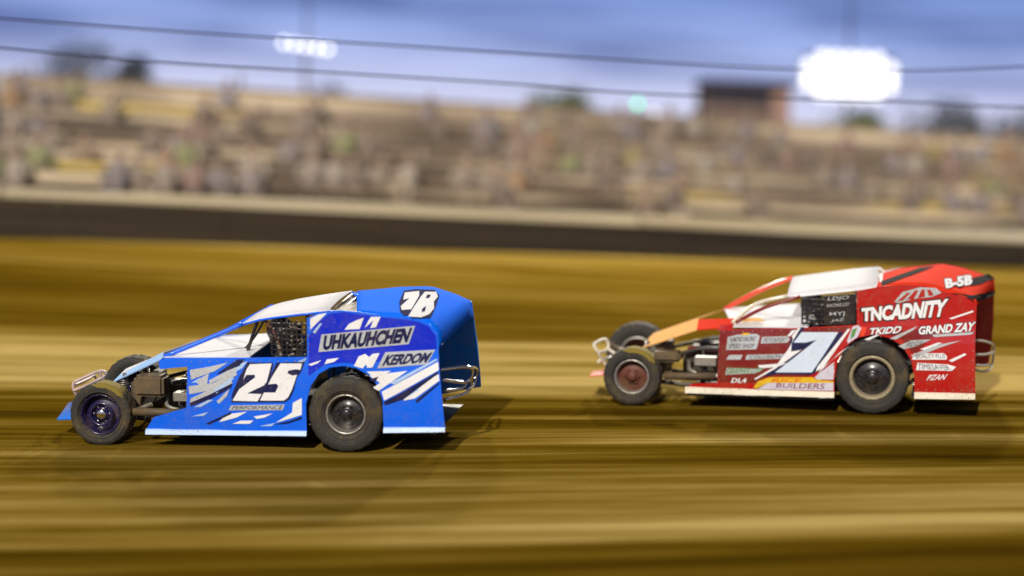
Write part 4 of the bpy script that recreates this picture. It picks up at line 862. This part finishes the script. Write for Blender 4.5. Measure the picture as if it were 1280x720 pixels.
RED = dict(label='red and maroon modified race car number 7 with a tan nose and white roof', cf=(789, 508), cr=(1089, 517), Yr=24.4, yaw=12, wb=2.6, WD=1.72,
    side=[(900, 412), (1000, 410), (1071, 406), (1071, 364), (1100, 358), (1130, 356), (1155, 357), (1183, 365), (1205, 371), (1221, 380), (1219, 425), (1219, 491), (1143, 491), (1143, 470), (1139, 450), (1128, 432), (1112, 422), (1092, 418), (1072, 422), (1056, 434), (1047, 452), (1043, 475), (1043, 490), (857, 484), (866, 479), (897, 478)],
    crease_far=[(1104, 338), (1140, 334), (1178, 330), (1200, 334), (1223, 341), (1243, 348), (1244, 366)], far_rear=[(1242, 400), (1239, 437), (1236, 458)], far_low=[(1143, 491), (1143, 470), (1139, 450), (1128, 432), (1112, 422), (1092, 418), (1072, 422), (1056, 434), (1047, 452), (1043, 475), (1043, 490), (857, 484), (866, 479), (897, 478), (900, 414), (1000, 412), (1071, 408)],
    c_side='red', c_far='red', c_deck='orange_top', c_rear='maroon', c_skirt='cream', c_trim='white', c_valve='maroon', c_nerf='brown',
    graphics=[
        ('dark_graphic', [[(900, 413), (1000, 411), (1062, 408), (1052, 420), (1030, 462), (1010, 470), (960, 470), (945, 478), (899, 477), (897, 470)]], 'maroon', .002),
        ('dark_graphic', [[(1075, 420), (1120, 414), (1180, 410), (1160, 425), (1146, 442), (1140, 440), (1128, 424), (1100, 416)]], 'maroon', .002),
        ('number_outline', [[(999, 409), (1006, 409), (995, 428), (1021, 424), (1000, 440), (973, 466), (955, 471), (975, 452), (988, 441), (986, 437), (988, 425)], [(990, 428), (1009, 426), (1022, 423), (1014, 434), (990, 438)], [(1049, 415), (1055, 415), (1024, 462), (1014, 468), (968, 467), (969, 465), (1014, 465)]], 'navy', .004),
        ('number', [[(1002, 415), (1048, 415), (1032, 440), (1015, 465), (969, 465), (990, 449), (1021, 424.5), (1007, 428), (992, 428)]], 'ice', .0065),
        ('stripe', [[(985, 437), (992, 425), (990, 420), (998, 410), (1001, 409), (990, 428), (989, 439), (1002, 437), (970, 460), (945, 474), (943, 473), (970, 457)], [(1060, 411), (1063, 411), (1030, 458), (1020, 464), (1022, 458)], [(1062, 432), (1050, 440), (1023, 466), (1026, 461)]], 'white', .0072),
        ('stripe', [[(962, 471), (1016, 471), (1020, 474), (1042, 476), (1042, 478), (960, 478), (946, 485), (942, 484), (948, 476)]], 'yellow', .0075),
        ('stripe', [[(947, 486), (960, 478), (1042, 478), (1042, 488)], [(1018, 472), (1024, 466), (1043, 452), (1042, 474), (1022, 474)]], 'lilac', .007),
        ('stripe', [[(1066, 408), (1073, 406), (1077, 410), (1072, 421), (1060, 429), (1059, 425)]], 'lilac', .0072), ('stripe', [[(1065, 412), (1072, 409), (1068, 420), (1063, 424)]], 'green', .009),
        ('stripe', [[(1077, 408), (1084, 409), (1080, 420), (1075, 420)]], 'orange', .006),
        ('stripe', [[(1112, 423), (1147, 407), (1142, 412), (1120, 424)], [(1138, 444), (1170, 431), (1202, 425), (1175, 434), (1145, 446)], [(1118, 377), (1128, 365), (1150, 359), (1170, 360), (1177, 366), (1165, 371), (1140, 374), (1123, 379)], [(1123, 432), (1140, 425), (1164, 424), (1146, 432), (1130, 436)], [(1165, 418), (1218, 415), (1214, 418), (1168, 421)]], 'silver', .005),
        ('stripe', [[(948, 456), (985, 453), (972, 458), (950, 460)], [(990, 413), (996, 412), (988, 420), (984, 420)], [(1032, 470), (1043, 462), (1043, 465), (1036, 471)], [(1080, 424), (1096, 418), (1100, 418), (1086, 425)], [(1186, 398), (1216, 388), (1217, 390), (1190, 399)], [(1150, 436), (1172, 428), (1178, 428), (1156, 437)], [(1186, 450), (1206, 441), (1208, 443), (1190, 452)]], 'white', .0049),
        ('sponsor_logo', [[(908, 437), (910, 421), (922, 418), (946, 417), (950, 420), (946, 436)], [(951, 429), (953, 421), (984, 420), (988, 424), (984, 428)], [(908, 449), (912, 443), (929, 443), (926, 449)], [(932, 449), (934, 443), (984, 442), (976, 448)], [(907, 468), (909, 459), (955, 461), (945, 466)]], 'silver', .0045),
        ('sponsor_logo', [[(1140, 449), (1143, 441), (1180, 441), (1184, 445), (1183, 449)], [(1145, 462), (1147, 453), (1185, 455), (1195, 458), (1190, 463)]], 'white', .0045),
        ('sponsor_logo', [[(926, 418), (930, 416), (938, 416), (934, 419)]], 'yellow', .009),
        ('dark_stroke', [[(1122, 376), (1134, 366), (1138, 366), (1128, 376)], [(1134, 374), (1144, 363), (1148, 363), (1142, 374)], [(1147, 373), (1152, 362), (1156, 362), (1156, 371)], [(1161, 370), (1159, 362), (1163, 362), (1167, 369)]], 'red', .007)],
    texts=[('TNCADNITY', [(1077, 402), (1180, 396), (1186, 373), (1077, 385)], 'white', .005, .055, 'ink'), ('TKIDD', [(1086, 418), (1124, 416), (1129, 407), (1088, 410)], 'white', .006, .03, 'ink'), ('GRAND ZAY', [(1148, 418), (1216, 414), (1220, 402), (1149, 408)], 'white', .006, .035, 'ink'),
           ('ALMOND RACING', [(912, 427), (943, 426), (946, 420), (913, 421)], 'ink', .0065, .01), ('SPEED SHOP', [(911, 435), (942, 434), (944, 429), (912, 429)], 'ink', .0065, .01), ('MOTORSPORT', [(954, 428), (982, 427), (984, 422), (956, 422)], 'ink', .0065, .0), ('COLLISION', [(937, 448), (975, 447), (980, 443), (938, 444)], 'ink', .0065, .0),
           ('GRAPHIX LTD', [(908, 467), (950, 465), (956, 459), (910, 459)], 'green', .0065, .02), ('DL4', [(914, 478), (933, 478), (934, 472), (916, 472)], 'white', .006, .03), ('QUALITY PLUS', [(1144, 448), (1182, 448), (1181, 442), (1145, 442)], 'ink', .0065, .0), ('TIMESAVER', [(1147, 461), (1190, 462), (1184, 456), (1148, 454)], 'ink', .0065, .0),
           ('PZAN', [(1158, 475), (1180, 474), (1185, 467), (1162, 468)], 'white', .006, .02), ('WILSON', [(1130, 434), (1150, 431), (1156, 425), (1136, 427)], 'ink', .0065, .0), ('BUILDERS', [(970, 484), (1030, 486), (1032, 479), (972, 478)], 'maroon', .009, .0), ('RICE', [(965, 477), (1000, 477), (1003, 472), (968, 472)], 'orange', .009, .0)],
    rivets=[(905, 415, 1060, 411, 14), (899, 420, 899, 474, 6), (1073, 370, 1073, 402, 5), (1217, 390, 1216, 486, 9), (1147, 487, 1213, 488, 7)],
    skirts=[((857, 484), (1043, 490), 7), ((1143, 491), (1219, 492), 7)],
    crease=[(1096, 359), (1130, 356), (1155, 357), (1183, 365), (1205, 371), (1219, 376), (1221, 383)], crown=.02,
    deck_marks=[('poly', [[(1102, 352), (1150, 335), (1168, 333), (1160, 337), (1102, 358)], [(1216, 348), (1235, 343), (1243, 348), (1225, 356), (1212, 358)], [(1185, 366), (1215, 370), (1243, 364), (1243, 368), (1224, 377), (1205, 371)]], 'ink_top', .004, 'dark_graphic'),
                ('poly', [[(1098, 343), (1132, 334), (1104, 340), (1103, 352), (1100, 354)]], 'white_top', .004, 'stripe'),
                ('text', 'B-5B', [(1182, 362), (1215, 357), (1215, 344), (1180, 350)], 'white_top', .008, .06, 'ink_top')],
    roof_near=[(984, 369, .36), (1000, 368, .36), (1030, 365, .36), (1060, 362, .36), (1098, 357, .36)], roof_far=[(991, 346, 1.36), (1005, 344, 1.36), (1035, 340, 1.36), (1065, 336, 1.36), (1098, 333, 1.36)],
    bars=[('pillar', [(991, 347, 1.36), (950, 363, 1.45), (905, 387, 1.62)], .028, 'orange'), ('pillar', [(985, 370, .36), (945, 380, .30), (915, 404, .10)], .022, 'cream'), ('pillar', [(1000, 371, .34), (955, 385, .25), (920, 403, .08)], .02, 'maroon'),
          ('roll_cage', [(1071, 364, .36), (1071, 407, .36)], .02, 'ink'), ('roll_cage', [(1002, 372, .40), (1010, 390, .40), (1012, 408, .40)], .016, 'ink'), ('roll_cage', [(1098, 335, 1.34), (1112, 345, 1.34), (1125, 358, 1.34)], .016, 'white'), ('roll_cage', [(1094, 358, .42), (1098, 340, 1.2)], .012, 'white')],
    quads=[('cowl', [(916, 408, .01), (1010, 409, .01), (1022, 378, 1.66), (905, 385, 1.66)], 'white_top'), ('hood', [(804, 434, .46), (871, 412, .28), (873, 398, .74), (812, 421, .84)], 'tan_top'), ('hood', [(812, 421, .86), (873, 398, .76), (905, 386, 1.50), (818, 416, 1.28)], 'tan_top'),
           ('hood_side', [(871, 412, .26), (916, 409, .03), (918, 398, .20), (873, 399, .62)], 'orange_top'), ('hood_side', [(897, 413, .02), (916, 413, .012), (916, 405, .012), (900, 406, .03)], 'red'),
           ('nose_blade', [(736, 470, .40), (756, 468, .20), (756, 462, .5), (742, 464, 1.0)], 'orange'), ('cowl_stripe', [(918, 401, .10), (955, 400, .10), (948, 397, .25), (925, 398, .25)], 'tan_top')],
    engine_front=(860, 440), duct=[(812, 442), (848, 456)], box=[(866, 448), (894, 460)], nerf=[(830, 471), (894, 471)],
    bumpers=[('front_bumper', [[(742, 430, .42), (757, 424, .6), (760, 436, .6), (748, 440, .42), (742, 430, .42)], [(748, 440, .42), (756, 455, .5), (775, 465, .5)], [(760, 436, .6), (778, 448, .6), (790, 452, .6)], [(757, 424, .6), (770, 434, 1.2), (785, 438, 1.3)], [(748, 452, .42), (765, 446, .8), (780, 442, 1.2)]], .018, 'creamsteel'),
             ('rear_bumper', [[(1216, 425, .4), (1232, 427, .7), (1242, 433, 1.0), (1241, 450, 1.1), (1237, 462, 1.0), (1226, 464, .7), (1217, 461, .4)], [(1217, 443, .4), (1232, 443, .7), (1242, 440, 1.0)], [(1220, 456, .4), (1228, 457, .6), (1237, 456, 1.0)]], .015, 'creamsteel')],
    wf=dict(rr=.56, disc='rust', hub='rust', rim='alu', ring=1.08, mud=(R_(30), R_(110))), wr=dict(rr=.55, disc='ink', hub='ink', rim='tanrim', ring=1.12), rf_=.325, rfar=.375, rr_=.400, fy=.0, ftrim=.04, far_dx=-.16, steer=0,
    head=(1018, 386), helmet='ink', suit='cloth', driver='driver in a dark suit and black helmet inside the red car',
    net=dict(box=(1002, 372, 1070, 407, .06), s=.052, w=.020, panel=[(1030, 370), (1069, 367), (1069, 405), (1030, 406)], texts=[('LDJO', [(1034, 377), (1060, 375), (1062, 369), (1036, 371)]), ('RACING CO', [(1034, 384), (1060, 382), (1062, 378), (1034, 380)]), ('MYJ', [(1037, 396), (1056, 395), (1056, 389), (1037, 390)]), ('JAZ', [(1038, 403), (1054, 402), (1056, 397), (1040, 399)]), ('RD', [(1011, 399), (1018, 399), (1018, 393), (1012, 393)])]))
if True:
    b_car = build_car(BLUE)
    r_car = build_car(RED)
